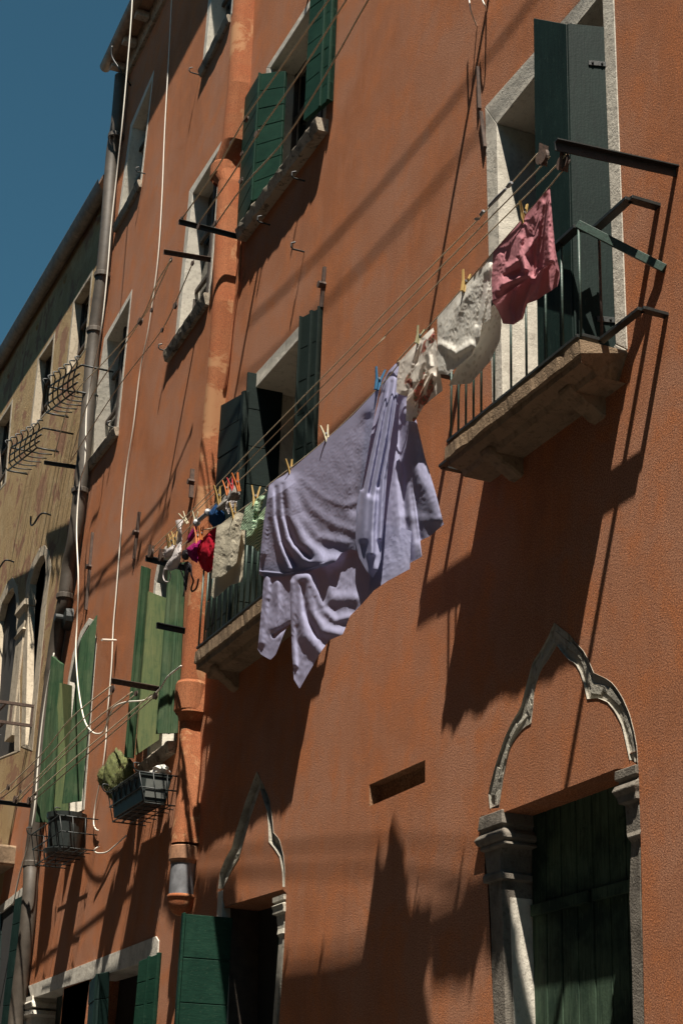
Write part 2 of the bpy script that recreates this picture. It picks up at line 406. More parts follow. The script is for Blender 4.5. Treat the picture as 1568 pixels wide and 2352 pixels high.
# ---- balcony builder
def balcony(slabL, slabR, z, off, th, corb, rail, label, jagseed=0):
    """slabL, slabR: x range at the wall"""
    mb=MB(); n=60; prof=[(1.0,0.0),(1.0,-.10),(.95,-.112),(.94,-.155),(.84,-.165),(.66,-.18),(.60,-.22)]
    rows=[]
    def ringat(x,endf):
        r=[Vector((x,.05,z))]
        for i,(o_,dz) in enumerate(prof):
            jj=noise.noise(Vector((x*5+jagseed,i*.7,3.1)))*.009+noise.noise(Vector((x*17+jagseed,i*2.,1.1)))*.006
            k=1 if i>1 else 1.6
            r.append(Vector((x+endf*(1-o_)*off*.8,-(off*o_+jj*k)*1.0,z+dz*th/.22-abs(jj)*(1.2 if i==0 else .4))))
        r.append(Vector((x+endf*off*.45,.05,z-th*1.02))); return r
    xs=[lerp(slabL,slabR,k/n) for k in range(n+1)]
    for k,x in enumerate(xs): rows.append(ringat(x, 1 if k==0 else (-1 if k==n else 0)))
    # end taper: second row keeps moulding corner mitred
    m_=len(rows[0])
    for r in rows: mb.v+=r
    for k in range(n):
        for q in range(m_):
            q2=(q+1)%m_; mb.f.append([k*m_+q,k*m_+q2,(k+1)*m_+q2,(k+1)*m_+q]); mb.m.append(0)
    mb.f.append(list(range(m_))); mb.m.append(0); mb.f.append([n*m_+q for q in range(m_)][::-1]); mb.m.append(0)
    bal=RB.part('balcony',mb,[BSTONE],label=label)
    for cx in corb:
        c=MB(); w=.07; pr=[(.05,-.16),(-off*.74,-.16),(-off*.78,-.24),(-off*.66,-.29),(-off*.52,-.30),(-off*.44,-.34),(-off*.28,-.37),(-off*.12,-.42),(0.05,-.44)]
        n_=len(pr); vv=[Vector((cx-w,a,z+b_*th/.22*.85)) for a,b_ in pr]+[Vector((cx+w,a,z+b_*th/.22*.85)) for a,b_ in pr]
        c.add(vv,[tuple(range(n_)),tuple(range(2*n_-1,n_-1,-1))]+[(i,(i+1)%n_,n_+(i+1)%n_,n_+i) for i in range(n_)])
        RB.part('corbel',c,[BSTONE],bal,bevel=.015)
    return bal
# A balcony
pA_R=W((1441,805)); xAR=pA_R.x; xAL=W((1021,1058),.335).x
OFFA=.335
balA=balcony(xAL,xAR,ZS-.03,OFFA,.20,[xAR-.33,xAL+.42],None,'right balcony slab of cracked brown stone',0)
r=MB(); g=.028
zl=ZS+.01; zt=W((1510,462)).z-.02; zt=7.13
xr=W((1530,728)).x; xr1=xAR-.0
def rail_loop(mb,z,xl0,xl,xr_,xr0,off,s_off,sec,drop=0):
    # foot left at xl0, out to s_off, along to xl, out to off, along to xr_, back to s_off, along to xr0, to wall
    pts=[(xl0,0.03,z-drop),(xl0,-s_off,z-drop),(xl,-s_off,z-drop*.3),(xl,-off,z),(xr_,-off,z),(xr_,-s_off,z),(xr0,-s_off,z),(xr0,0.03,z)]
    for a,b in zip(pts[:-1],pts[1:]):
        mb.bar(a,b,sec[0],sec[1])
bot=MB(); rail_loop(bot,zl+.0,W((1062,1113)).x,xAL+.02,xAR-.03,xr,OFFA-.025,.17,(.05,.022),.0)
RB.part('bottom_rail',bot,[IRON],balA,bevel=.002)
top=MB(); xlt=W((1056,890)).x
rail_loop(top,zt,xlt,xlt+.02,xAR-.03,W((1510,462)).x,OFFA-.025,.2,(.06,.024))
RB.part('handrail',top,[IRON],balA,bevel=.002)
st=MB(); st.bar(Vector((xAR-.03,-OFFA+.025,zt+.02)),W((1527,617)),.03,.05)
RB.part('railing_strut',st,[GIRON],balA,bevel=.002)
BX=[T4(470,910),T4(530,865),T4(545,850),T4(600,808),T4(670,750),T4(737,697),T4(812,633),T4(880,575),T4(965,500),T4(1040,438),T4(1125,372)]
for p in BX:
    q=atz(p,zl); q.x=max(q.x,xAL+.04+.11*BX.index(p)); b_=MB(); lean=0.0
    b_.tube([Vector((q.x,-OFFA+.025,zl)),Vector((q.x+lean,-OFFA+.025,zt))],.0085,8)
    RB.part('baluster',b_,[GIRON],balA,smooth=True)
q=MB(); q.tube([Vector((xAR-.03,-.16,zl)),Vector((xAR-.03,-.16,zt))],.009,8); RB.part('baluster',q,[RUST],balA,smooth=True)

# ---- middle balcony (E) and its door (D)
zE=6.36
oE=.33
xEL=W((448,1498),oE).x; xER=-12.05
balE=balcony(xEL,xER,W((448,1498),oE).z,oE,.25,[xEL+.30,xER-.35],None,'middle balcony slab of crumbling brown stone',5)
zEs=W((448,1498),oE).z; 
zEt=W(S1(620,920),oE).z
bot=MB(); rail_loop(bot,zEs+.035,xEL,xEL+.02,xER-.02,xER+.25,oE-.025,.17,(.05,.02))
RB.part('bottom_rail',bot,[IRON],balE,bevel=.002)
top=MB(); rail_loop(top,zEt,xEL,xEL+.02,xER-.02,xER+.25,oE-.025,.17,(.05,.022)); RB.part('handrail',top,[IRON],balE,bevel=.002)
nb=17
for k in range(nb):
    x=lerp(xEL+.02,xER-.04,k/(nb-1)); b_=MB(); b_.tube([(x,-oE+.025,zEs+.03),(x,-oE+.025,zEt)],.010,8); RB.part('baluster',b_,[GIRON],balE,smooth=True)

oD=[(567,880),(698,736)]
xl=W(oD[0]).x; xrD=W(oD[1]).x; zD=W(oD[0]).z
OD=[W(oD[0]),W(oD[1]),Vector((xrD,0,zEs)),Vector((xl,0,zEs))]
iTL=W((586,893)); iTR=W((690,775))
ID=[iTL,iTR,Vector((iTR.x,0,zEs+.02)),Vector((iTL.x,0,zEs+.02))]
winD=stone_window(RB,OD,ID,.75,back='dark',curtain=True)
a=W((627,903),-.25); 
hz=9.1
# right leaf folded back almost flat on the wall
zb=lambda p,off: W(p,off)
shutter(RB,winD,[W((691,728),.10),W((736,704),.03),Vector((W((736,704),.03).x,-.03,zEs+.08)),Vector((W((691,728),.10).x,-.10,zEs+.08))],BLACKG,8,.04,True,edge=((0,.04),(.52,.62),(.93,1)),label='blackened green shutter folded back on the right of the door')
# left: inner leaf square to the wall in the reveal, outer leaf folded out
xin=iTL.x+.03
ztop=W((566,892),.02).z
tip=W((567,890),.03); h2=Vector((tip.x+.03,.33,tip.z))
p0=Vector((iTL.x+.03,-.10,W((567,880)).z-.02)); o1=W((507,930),.02)
shutter(RB,winD,[p0,Vector((p0.x+.02,.28,p0.z)),Vector((p0.x+.02,.28,zEs+.04)),Vector((p0.x,p0.y,zEs+.04))],BLACKG,7,.035,True,label='inner shutter leaf standing square in the door reveal')
zo=W((507,930),.10); zo2=W((565,898),.16)
shutter(RB,winD,[zo,zo2,Vector((zo2.x,zo2.y,zEs+.06)),Vector((zo.x,zo.y,zEs+.06))],BLACKG,9,.035,True,edge=((.9,1),),label='outer shutter leaf leaning over the wall beside the door')

# ---- upper green-shuttered window (F)
zF=W((582,475),.10).z
xFl=W((612,155)).x; xFr=W((762,-40)).x; zFt=W((612,155)).z
OF=[Vector((xFl,0,zFt)),Vector((xFr,0,zFt)),Vector((xFr,0,zF-.02)),Vector((xFl,0,zF-.02))]
IF=[Vector((xFl+.14,0,zFt-.10)),Vector((xFr-.08,0,zFt-.10)),Vector((xFr-.08,0,zF)),Vector((xFl+.14,0,zF))]
winF=stone_window(RB,OF,IF,.38,back='glass')
slab_sill(RB,winF,Vector((xFl-.32,0,zF)),Vector((W((757,262)).x-.02,0,zF)),.14,.15)
oi=.22
def vq(a,b,offa,offb,zbot):
    A_=W(a,offa); B_=W(b,offb); return [A_,B_,up(B_,zbot),up(A_,zbot)]
shutter(RB,winF,vq((563,222),(594,170),.05,.13,zF+.06),TEAL,7,.04,True,label='outer leaf of the left green shutter')
c=vq((596,168),(655,161),.135,-.04,zF+.05); 
shutter(RB,winF,c,TEAL,7,.035,True,edge=((0,.06),),label='inner leaf of the left green shutter with flaking paint')
shutter(RB,winF,vq((712,-22),(769,-64),.16,.07,zF+.10),TEAL,7,.04,True,edge=((.62,.70),(.93,1)),label='right green shutter leaf')

# ---- plain stone-framed windows: top (G), behind line bracket (H), upper left (I), lower left (J)
def small_window(O, I, sill, depth=.24, sill_off=.07, th=.12, curtain=False):
    w=stone_window(RB,O,I,.23,curtain=curtain)
    a,b=[W(p) for p in sill]; slab_sill(RB,w,a,b,sill_off,th,jag=.008); return w
small_window([(485,-70),(552,-190),(535,28),(464,160)],[(492,-66),(546,-165),(530,34),(471,144)],[(466,160),(531,32)],.40)
small_window([(435,437),(512,318),(482,688),(401,790)],[(443,444),(506,340),(478,688),(410,775)],[(390,806),(482,672)],.40,.08,.16)
small_window([(300,286),(354,160),(326,416),(269,512)],[(304,292),(350,180),(322,420),(274,503)],[(268,518),(327,412)],.40)
small_window([(240,776),(304,664),(272,985),(196,1078)],[(246,780),(300,682),(268,985),(204,1068)],[(193,1085),(274,980)],.40,.08,.13)

# ---- arched green-shuttered windows K and L (shutters swung out)
def arched_green(O, I, sill, leaves, depth=.30):
    w=stone_window(RB,O,I,depth,back='dark',mat=WSTONE)
    if sill: slab_sill(RB,w,W(sill[0]),W(sill[1]),.10,.13)
    for args in leaves:
        cn,mt,n_,kw=args; shutter(RB,w,cn,mt,n_,.03,False,.002,**kw)
    return w
zK=W((340,1752),.10).z; 
KO=[(338,1745),(349,1400),(355,1330),(364,1284),(380,1255),(396,1250),(410,1268),(418,1330),(404,1700)]
KI=[(344,1738),(355,1400),(360,1338),(368,1295),(382,1268),(396,1262),(406,1276),(413,1332),(399,1706)]
def leaf(tt,tb,off_t,ht,hb,off_h=0.):
    return [W(tt,off_t),W(ht,off_h),W(hb,off_h),W(tb,off_t)]
arched_green(KO,KI,((336,1756),(405,1702)),[
 (leaf((341,1358),(312,1736),.22,(383,1374),(366,1700),.0),OLIVE,1,dict(label='pale faded inside of the left leaf')),
 (leaf((327,1301),(288,1739),.27,(342,1306),(303,1741),.22),LGREEN,1,dict(edge=((0,.3),(.7,1)),label='moulded green end leaf')),
 (leaf((390,1298),(361,1686),.22,(428,1290),(409,1684),.02),LGREEN,2,dict(edge=((.6,.66),),label='right grass-green leaf with drop bolt')),
])
LO=[(132,1890),(150,1640),(157,1560),(168,1500),(186,1450),(205,1420),(216,1425),(222,1480),(194,1860)]
LI=[(138,1882),(155,1640),(161,1566),(172,1508),(188,1464),(204,1436),(212,1440),(216,1484),(188,1862)]
arched_green(LO,LI,((131,1898),(194,1868)),[
 (leaf((142,1569),(108,1884),.26,(166,1575),(158,1886),.02),OLIVE,1,dict(label='pale faded inside of the left leaf')),
 (leaf((121,1508),(84,1888),.34,(143,1526),(114,1890),.26),LGREEN,1,dict(edge=((0,.3),(.7,1)),label='moulded green end leaf')),
 ([W((186,1470),.22),W((224,1412),.04),W((188,1842),.04),W((144,1846),.22)],LGREEN,2,dict(label='right grass-green leaf')),
])

# ---- gothic arches: stone bands let into the render
def band(outer, inner, name, depth=.035, blocks=True, seed=1, label=None):
    outer=[W(p) for p in outer]; inner=[W(p) for p in inner]
    HOLES_RED.append(outer+inner[::-1])
    n=90
    def resample(pl):
        L=[0]; 
        for a,b in zip(pl[:-1],pl[1:]): L.append(L[-1]+(b-a).length)
        out=[]
        for k in range(n+1):
            t=L[-1]*k/n; i=0
            while i<len(L)-2 and L[i+1]<t: i+=1
            out.append(lerp(pl[i],pl[i+1],(t-L[i])/(L[i+1]-L[i]+1e-9)))
        return out
    o=resample(outer); i_=resample(inner); mb=MB(); rnd=random.Random(seed)
    prof=[(0.,.0),(0.,depth),(.30,depth),(.36,depth*.45),(.62,depth*.55),(.66,depth),(1.,depth*.9),(1.,.0)]
    m_=len(prof)
    for k in range(n+1):
        for t,y in prof:
            p=lerp(o[k],i_[k],t); jj=noise.noise(Vector((k*.35,t*5,seed)))*.008
            mb.v.append(Vector((p.x,y+jj+.002 if 0<t<1 else y,p.z)))
    for k in range(n):
        for q in range(m_-1):
            mb.f.append([k*m_+q,k*m_+q+1,(k+1)*m_+q+1,(k+1)*m_+q]); mb.m.append(0)
    if blocks:   # broken lumps of the cut-back carving
        for k in range(2,n-3,4):
            t0=rnd.uniform(.04,.4); t1=t0+rnd.uniform(.15,.35); kk=k+rnd.choice([0,1]); k2=min(n,kk+rnd.choice([1,2,2]))
            q=[lerp(o[kk],i_[kk],t0),lerp(o[k2],i_[k2],t0+rnd.uniform(-.08,.08)),lerp(o[k2],i_[k2],t1),lerp(o[kk],i_[kk],t1+rnd.uniform(-.08,.08))]
            yf=rnd.uniform(.0,depth*.4)
            mb.hexa([Vector((p.x,yf,p.z)) for p in q],[Vector((p.x,depth+.01,p.z)) for p in q])
    return RB.part(name,mb,[GSTONE],label=label)
B_out=[(1126,1858),T8(676,115),T6(705,1175),T6(750,1040),T6(785,965),T6(825,900),T6(835,860),T6(850,800),T6(880,690),T6(915,640),T6(950,575),T6(978,510),T6(1010,535),T6(1045,560),T6(1075,600),T6(1110,635),T6(1135,680),T6(1160,740),T6(1215,765),T6(1250,790),T6(1290,850),T6(1325,930),T6(1345,1010),T6(1358,1080),T6(1362,1165)]
B_in=[(1146,1856),T8(735,110),T8(745,40),T6(775,1080),T6(805,1030),T6(840,990),T6(872,972),T6(880,900),T6(885,830),T6(900,770),T6(920,720),T6(950,680),T6(990,612),T6(1010,640),T6(1045,680),T6(1075,695),T6(1100,740),T6(1115,790),T6(1130,860),T6(1180,855),T6(1225,875),T6(1260,920),T6(1290,980),T6(1308,1060),T6(1325,1140)]
def splitband(out,inn,io,ii):
    """band as one strip, apex aligned: resample each half"""
    return out,inn
def band2(out,inn,ao,ai,cusps,name,**kw):
    """pair both outlines at the apex and cusps by densifying segment groups"""
    def grp(pl,idx):
        res=[]
        ids=[0]+idx+[len(pl)-1]
        return [pl[a:b+1] for a,b in zip(ids[:-1],ids[1:])]
    def rs(pl,n):
        pl=[Vector((p[0],p[1],0)) for p in pl]; L=[0]
        for a,b in zip(pl[:-1],pl[1:]): L.append(L[-1]+(b-a).length)
        out=[]
        for k in range(n):
            t=L[-1]*k/n; i=0
            while i<len(L)-2 and L[i+1]<t: i+=1
            q=lerp(pl[i],pl[i+1],(t-L[i])/(L[i+1]-L[i]+1e-9)); out.append((q.x,q.y))
        return out
    go=grp(out,cusps[0]); gi=grp(inn,cusps[1]); O_=[];I_=[]
    for a,b in zip(go,gi): O_+=rs(a,16); I_+=rs(b,16)
    O_.append(out[-1]); I_.append(inn[-1])
    O_=[W(p) for p in O_]; I_=[W(p) for p in I_]
    return O_,I_
def band_mesh(O_,I_,name,depth,seed,blocks=True,label=None,mat=None):
    HOLES_RED.append(O_+I_[::-1]); mb=MB(); n=len(O_)-1; rnd=random.Random(seed)
    prof=[(0.,-.004),(0.,depth),(.34,depth),(.38,depth*.5),(.60,depth*.55),(.64,depth),(1.,depth*.9),(1.,-.004)]
    m_=len(prof)
    for k in range(n+1):
        for t,y in prof:
            p=lerp(O_[k],I_[k],t); jj=noise.noise(Vector((k*.45,t*5,seed)))*.010
            mb.v.append(Vector((p.x,y+(jj if 0<t<1 else 0),p.z)))
    for k in range(n):
        for q in range(m_-1): mb.f.append([k*m_+q,k*m_+q+1,(k+1)*m_+q+1,(k+1)*m_+q]); mb.m.append(0)
    if blocks:
        for k in range(1,n-3,5):
            t0=rnd.uniform(.0,.45); t1=t0+rnd.uniform(.2,.4); kk=k+rnd.choice([0,1,2]); k2=min(n,kk+rnd.choice([2,3,4]))
            q=[lerp(O_[kk],I_[kk],t0),lerp(O_[k2],I_[k2],t0+rnd.uniform(-.1,.1)),lerp(O_[k2],I_[k2],t1),lerp(O_[kk],I_[kk],t1+rnd.uniform(-.1,.1))]
            yf=rnd.uniform(.002,depth*.4)
            mb.hexa([Vector((p.x,yf,p.z)) for p in q],[Vector((p.x,depth+.01,p.z)) for p in q])
    return RB.part(name,mb,[mat or GSTONE],label=label)
O_,I_=band2(B_out,B_in,0,0,([6,11,17],[6,12,18]),'x')
band_mesh(O_,I_,'arch_moulding',.014,3,label='broken grey stone ogee band over the right arched window')
C_out=[T7(1003,556),T7(1012,480),T7(1035,420),T7(1065,370),T7(1080,310),T7(1130,150),T7(1180,18),T7(1210,80),T7(1240,150),T7(1252,240),T7(1257,298),T7(1285,330),T7(1302,400),T7(1310,480),T7(1308,548)]
C_in=[T7(1024,556),T7(1042,520),T7(1066,468),T7(1100,412),T7(1108,380),T7(1150,230),T7(1196,95),T7(1208,140),T7(1228,200),T7(1234,260),T7(1236,340),T7(1262,372),T7(1286,410),T7(1298,480),T7(1300,548)]
O_,I_=band2(C_out,C_in,0,0,([3,6,10],[3,6,10]),'x')
band_mesh(O_,I_,'arch_moulding',.06,9,False,'thin sunken ogee band over the middle arched window')

# ---- arched-window openings below the bands (B right, C middle)
def loft(levels, mb=None):
    mb=mb or MB(); rows=[]
    for (z,x0,x1,y0,y1) in levels: rows.append([Vector((x0,y0,z)),Vector((x1,y0,z)),Vector((x1,y1,z)),Vector((x0,y1,z))])
    o=len(mb.v)
    for r_ in rows: mb.v+=r_
    for i in range(len(rows)-1):
        for k in range(4):
            k2=(k+1)%4; mb.f.append([o+i*4+k,o+i*4+k2,o+(i+1)*4+k2,o+(i+1)*4+k]); mb.m.append(0)
    mb.f.append([o,o+1,o+2,o+3]); mb.m.append(0); e=o+(len(rows)-1)*4; mb.f.append([e+3,e+2,e+1,e]); mb.m.append(0)
    return mb
BO=[(1104,1874),(1150,1869),(1416,1766),(1466,1764),(1471,1929),(1481,2420),(1137,2420),(1119,2024)]
BOw=[W(p) for p in BO]; HOLES_RED.append(BOw)
dB=.25
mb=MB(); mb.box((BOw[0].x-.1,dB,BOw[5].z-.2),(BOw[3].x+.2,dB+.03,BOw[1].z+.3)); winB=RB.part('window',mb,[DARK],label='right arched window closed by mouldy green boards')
z_=lambda p: W(p).z
def X(p,off=0): return W(p,off).x
lv=[]
for (ty,xa_,xb_,yf) in [(205,642,745,.03),(208,642,745,-.015),(272,636,750,-.02),(276,640,745,-.005),(292,640,745,-.005),(300,636,752,-.02),(318,632,760,-.04),(340,636,762,-.03),(352,648,752,-.012),(358,650,760,-.022),(370,650,764,-.022),(376,655,735,.0),(400,656,726,.0),(480,656,728,.0),(492,654,740,-.012),(520,658,742,-.012),(526,672,732,.004),(600,676,733,.004),(700,680,735,.006),(900,684,742,.006),(1100,690,747,.008),(1320,700,752,.01)]:
    a_=W(T8(xa_,ty)); b_=W(T8(xb_,ty)); zz=a_.z if ty>400 else W(T8(700,ty)).z
    lv.append((W(T8(700,ty)).z,a_.x,b_.x,yf,dB))
lv.sort(key=lambda l:-l[0])
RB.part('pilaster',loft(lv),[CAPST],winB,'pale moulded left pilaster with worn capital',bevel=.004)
zn=W((1150,2030)).z; RB.part('reveal',loft([(z_,b_-.04,b_+.006,.06,dB) for z_,a_,b_,c_,d_ in lv if z_<zn]),[WSTONE],winB)
lv=[]
for (ty,xa_,xb_,yf) in [(2,1266,1363,-.02),(45,1266,1365,-.02),(52,1272,1362,0),(66,1270,1362,0),(75,1266,1366,-.02),(100,1266,1368,-.04),(125,1272,1364,-.02),(150,1282,1368,-.02),(160,1284,1370,-.02),(168,1300,1362,0),(240,1306,1372,.0),(300,1308,1376,0),(325,1322,1374,-.015),(345,1322,1364,.008),(600,1314,1368,.008),(900,1324,1378,.01),(1320,1332,1400,.012)]:
    a_=W(T8(xa_,ty)); b_=W(T8(xb_,ty)); lv.append((W(T8(1318,ty)).z,a_.x,b_.x,yf,dB))
lv.sort(key=lambda l:-l[0])
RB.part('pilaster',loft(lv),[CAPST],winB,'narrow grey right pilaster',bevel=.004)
sf=MB(); a_=W((1100,1868)); b_=W((1470,1745))
sf.add([Vector((BOw[1].x-.3,.003,BOw[1].z)),Vector((BOw[3].x+.1,.003,BOw[2].z)),Vector((BOw[3].x+.1,dB,BOw[2].z)),Vector((BOw[1].x-.3,dB,BOw[1].z))],[(0,1,2,3)])
sf.add([Vector((v.x,v.y,v.z+.06)) for v in sf.v],[(0,1,2,3)])
RB.part('soffit',sf,[RED],winB)
xl_=W(T8(745,400)).x; xr_=W((1416,1766)).x; zt_=BOw[1].z+.02; zb_=BOw[6].z
for k in range(2):
    x0_=lerp(xl_-.02,xr_+.1,k/2); x1_=lerp(xl_-.02,xr_+.1,(k+1)/2)-.006
    shutter(RB,winB,[Vector((x0_,dB-.04,zt_)),Vector((x1_,dB-.04,zt_)),Vector((x1_,dB-.04,zb_)),Vector((x0_,dB-.04,zb_))],MOSS,4,.03,False,.005,battens=(.42,))
# C
CO=[(505,2050),(517,2083),(649,2043),(657,2052),(652,2180),(636,2420),(492,2420)]
COw=[W(p) for p in CO]; HOLES_RED.append(COw)
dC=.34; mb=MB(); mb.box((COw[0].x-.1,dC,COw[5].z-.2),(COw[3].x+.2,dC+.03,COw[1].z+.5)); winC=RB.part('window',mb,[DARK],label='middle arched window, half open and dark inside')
lv=[]
for (ty,xa_,xb_,yf) in [(590,1262,1312,-.02),(612,1262,1312,-.02),(620,1266,1308,0),(632,1262,1312,-.03),(650,1264,1312,-.02),(668,1262,1312,-.02),(676,1270,1306,.0),(740,1276,1302,.0),(765,1280,1304,-.015),(780,1282,1300,.0),(900,1270,1288,.004),(1100,1254,1268,.006),(1310,1240,1256,.006)]:
    a_=W(T7(xa_,ty)); b_=W(T7(xb_,ty)); lv.append((W(T7(1290,ty)).z,a_.x,b_.x,yf,dC))
lv.sort(key=lambda l:-l[0]); RB.part('pilaster',loft(lv),[GSTONE],winC)
lv=[(W((512,2046)).z,W((503,2046)).x,W((512,2046)).x,-.01,dC),(W((512,2110)).z,W((500,2110)).x,W((512,2110)).x,-.01,dC),(W((512,2420)).z,W((492,2420)).x,W((505,2420)).x,-.01,dC)]
RB.part('pilaster',loft([(a,b,c,d,.07) for a,b,c,d,e in lv]),[WSTONE],winC); RB.part('shaded_jamb',loft([(a,b,c,.07,e) for a,b,c,d,e in lv]),[DWOOD],winC)  # inner part of the jamb coloured dark to stand for shade in the opening
sf=MB(); sf.add([Vector((COw[1].x-.2,.003,COw[1].z)),Vector((COw[3].x+.05,.003,COw[2].z)),Vector((COw[3].x+.05,dC,COw[2].z)),Vector((COw[1].x-.2,dC,COw[1].z))],[(0,1,2,3)])
RB.part('soffit',sf,[RED],winC)
cT=W((420,2098),.42); cH=W((534,2111),-.03); cH.z=cT.z; zc=W((527,2110)).z; zcb=COw[6].z-.02
shutter(RB,winC,[cT,cH,up(cH,cT.z-1.5),up(cT,cT.z-1.5)],TEAL,4,.045,True,edge=((.0,.05),),label='wide green boarded shutter swung straight out')
x0_=W((585,2150)).x+.35; x1_=W((650,2150)).x
shutter(RB,winC,[Vector((x1_-.75,.24,COw[2].z+.02)),Vector((x1_+.02,.24,COw[2].z+.02)),Vector((x1_+.02,.24,zcb)),Vector((x1_-.75,.24,zcb))],MOSS,5,.03,False,label='closed mouldy right leaf')

# ---- bottom-left arched window M
lint=[(67,2266),(200,2214),(360,2152),(366,2162),(364,2198),(316,2217),(147,2269),(88,2290),(74,2293)]
HOLES_RED.append([W(p) for p in [(67,2267),(200,2215),(359,2154),(365,2163),(363,2205),(352,2420),(186,2420),(206,2251),(147,2273),(132,2420),(45,2420)]])
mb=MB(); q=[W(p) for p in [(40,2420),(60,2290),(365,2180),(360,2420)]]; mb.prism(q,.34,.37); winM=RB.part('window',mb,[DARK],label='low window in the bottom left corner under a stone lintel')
mb=MB(); mb.prism([W(p) for p in lint],-.012,.30); RB.part('lintel',mb,[WSTONE],winM,bevel=.01)
mb=MB(); mb.prism([W(p) for p in [(147,2268),(207,2246),(188,2424),(131,2424)]],.0,.34); RB.part('infill',mb,[RED],winM)
lv=[]
for (ty,xa_,xb_,yf) in [(1058,112,158,-.03),(1080,106,158,-.03),(1090,104,160,-.05),(1108,102,160,-.04),(1114,112,150,-.01),(1124,100,158,-.04),(1140,100,158,-.04),(1150,110,146,0),(1300,96,132,0)]:
    a_=W(T7(xa_,ty)); b_=W(T7(xb_,ty)); lv.append((W(T7(130,ty)).z,a_.x,b_.x,yf,.34))
lv.sort(key=lambda l:-l[0]); RB.part('pilaster',loft(lv),[WSTONE],winM)
zM=W((222,2237)).z
shutter(RB,winM,[W((206,2256),.12),W((224,2236),.18),W((214,2420),.18),W((194,2420),.12)],DGREEN,3,.03,True,label='outer left leaf')
shutter(RB,winM,[W((225,2237),.18),W((252,2232),.0),W((246,2420),.0),W((212,2420),.18)],DGREEN,3,.03,True,label='inner left leaf')
shutter(RB,winM,[W(T7(637,888),.12),W(T7(735,850),.02),W(T7(700,1310),.02),W(T7(600,1310),.12)],TEAL,4,.04,True,edge=((.5,.56),(.92,1)),label='right leaf with iron bolt')
# dark closed leaf of left half
xm0=W((90,2300)).x; xm1=W((147,2280)).x
shutter(RB,winM,[Vector((xm0,.22,W((90,2288)).z+.1)),Vector((xm1+.1,.22,W((90,2288)).z+.1)),Vector((xm1+.1,.22,W((90,2420)).z)),Vector((xm0,.22,W((90,2420)).z))],DGREEN,4,.03,False)

# ---- niche
nb_=[T8(128,76),T8(385,-40),T8(385,66),T8(128,176)]
nb_=[(848,1803),(976,1746),(976,1797),(848,1853)]
NB=[W(p) for p in nb_]; HOLES_RED.append(NB)
mb=MB(); dN=.09
ins=[Vector((p.x,dN,p.z)) for p in NB]; fr_=[Vector((p.x,.0,p.z)) for p in NB]
mb.add(fr_+ins,[(4,5,6,7),(0,1,5,4),(1,2,6,5),(2,3,7,6),(3,0,4,7)])
RB.part('niche',mb,[plaster('niche_plaster',(.30,.17,.09),(.36,.22,.13),(.26,.13,.07),.01)],fixn=False)

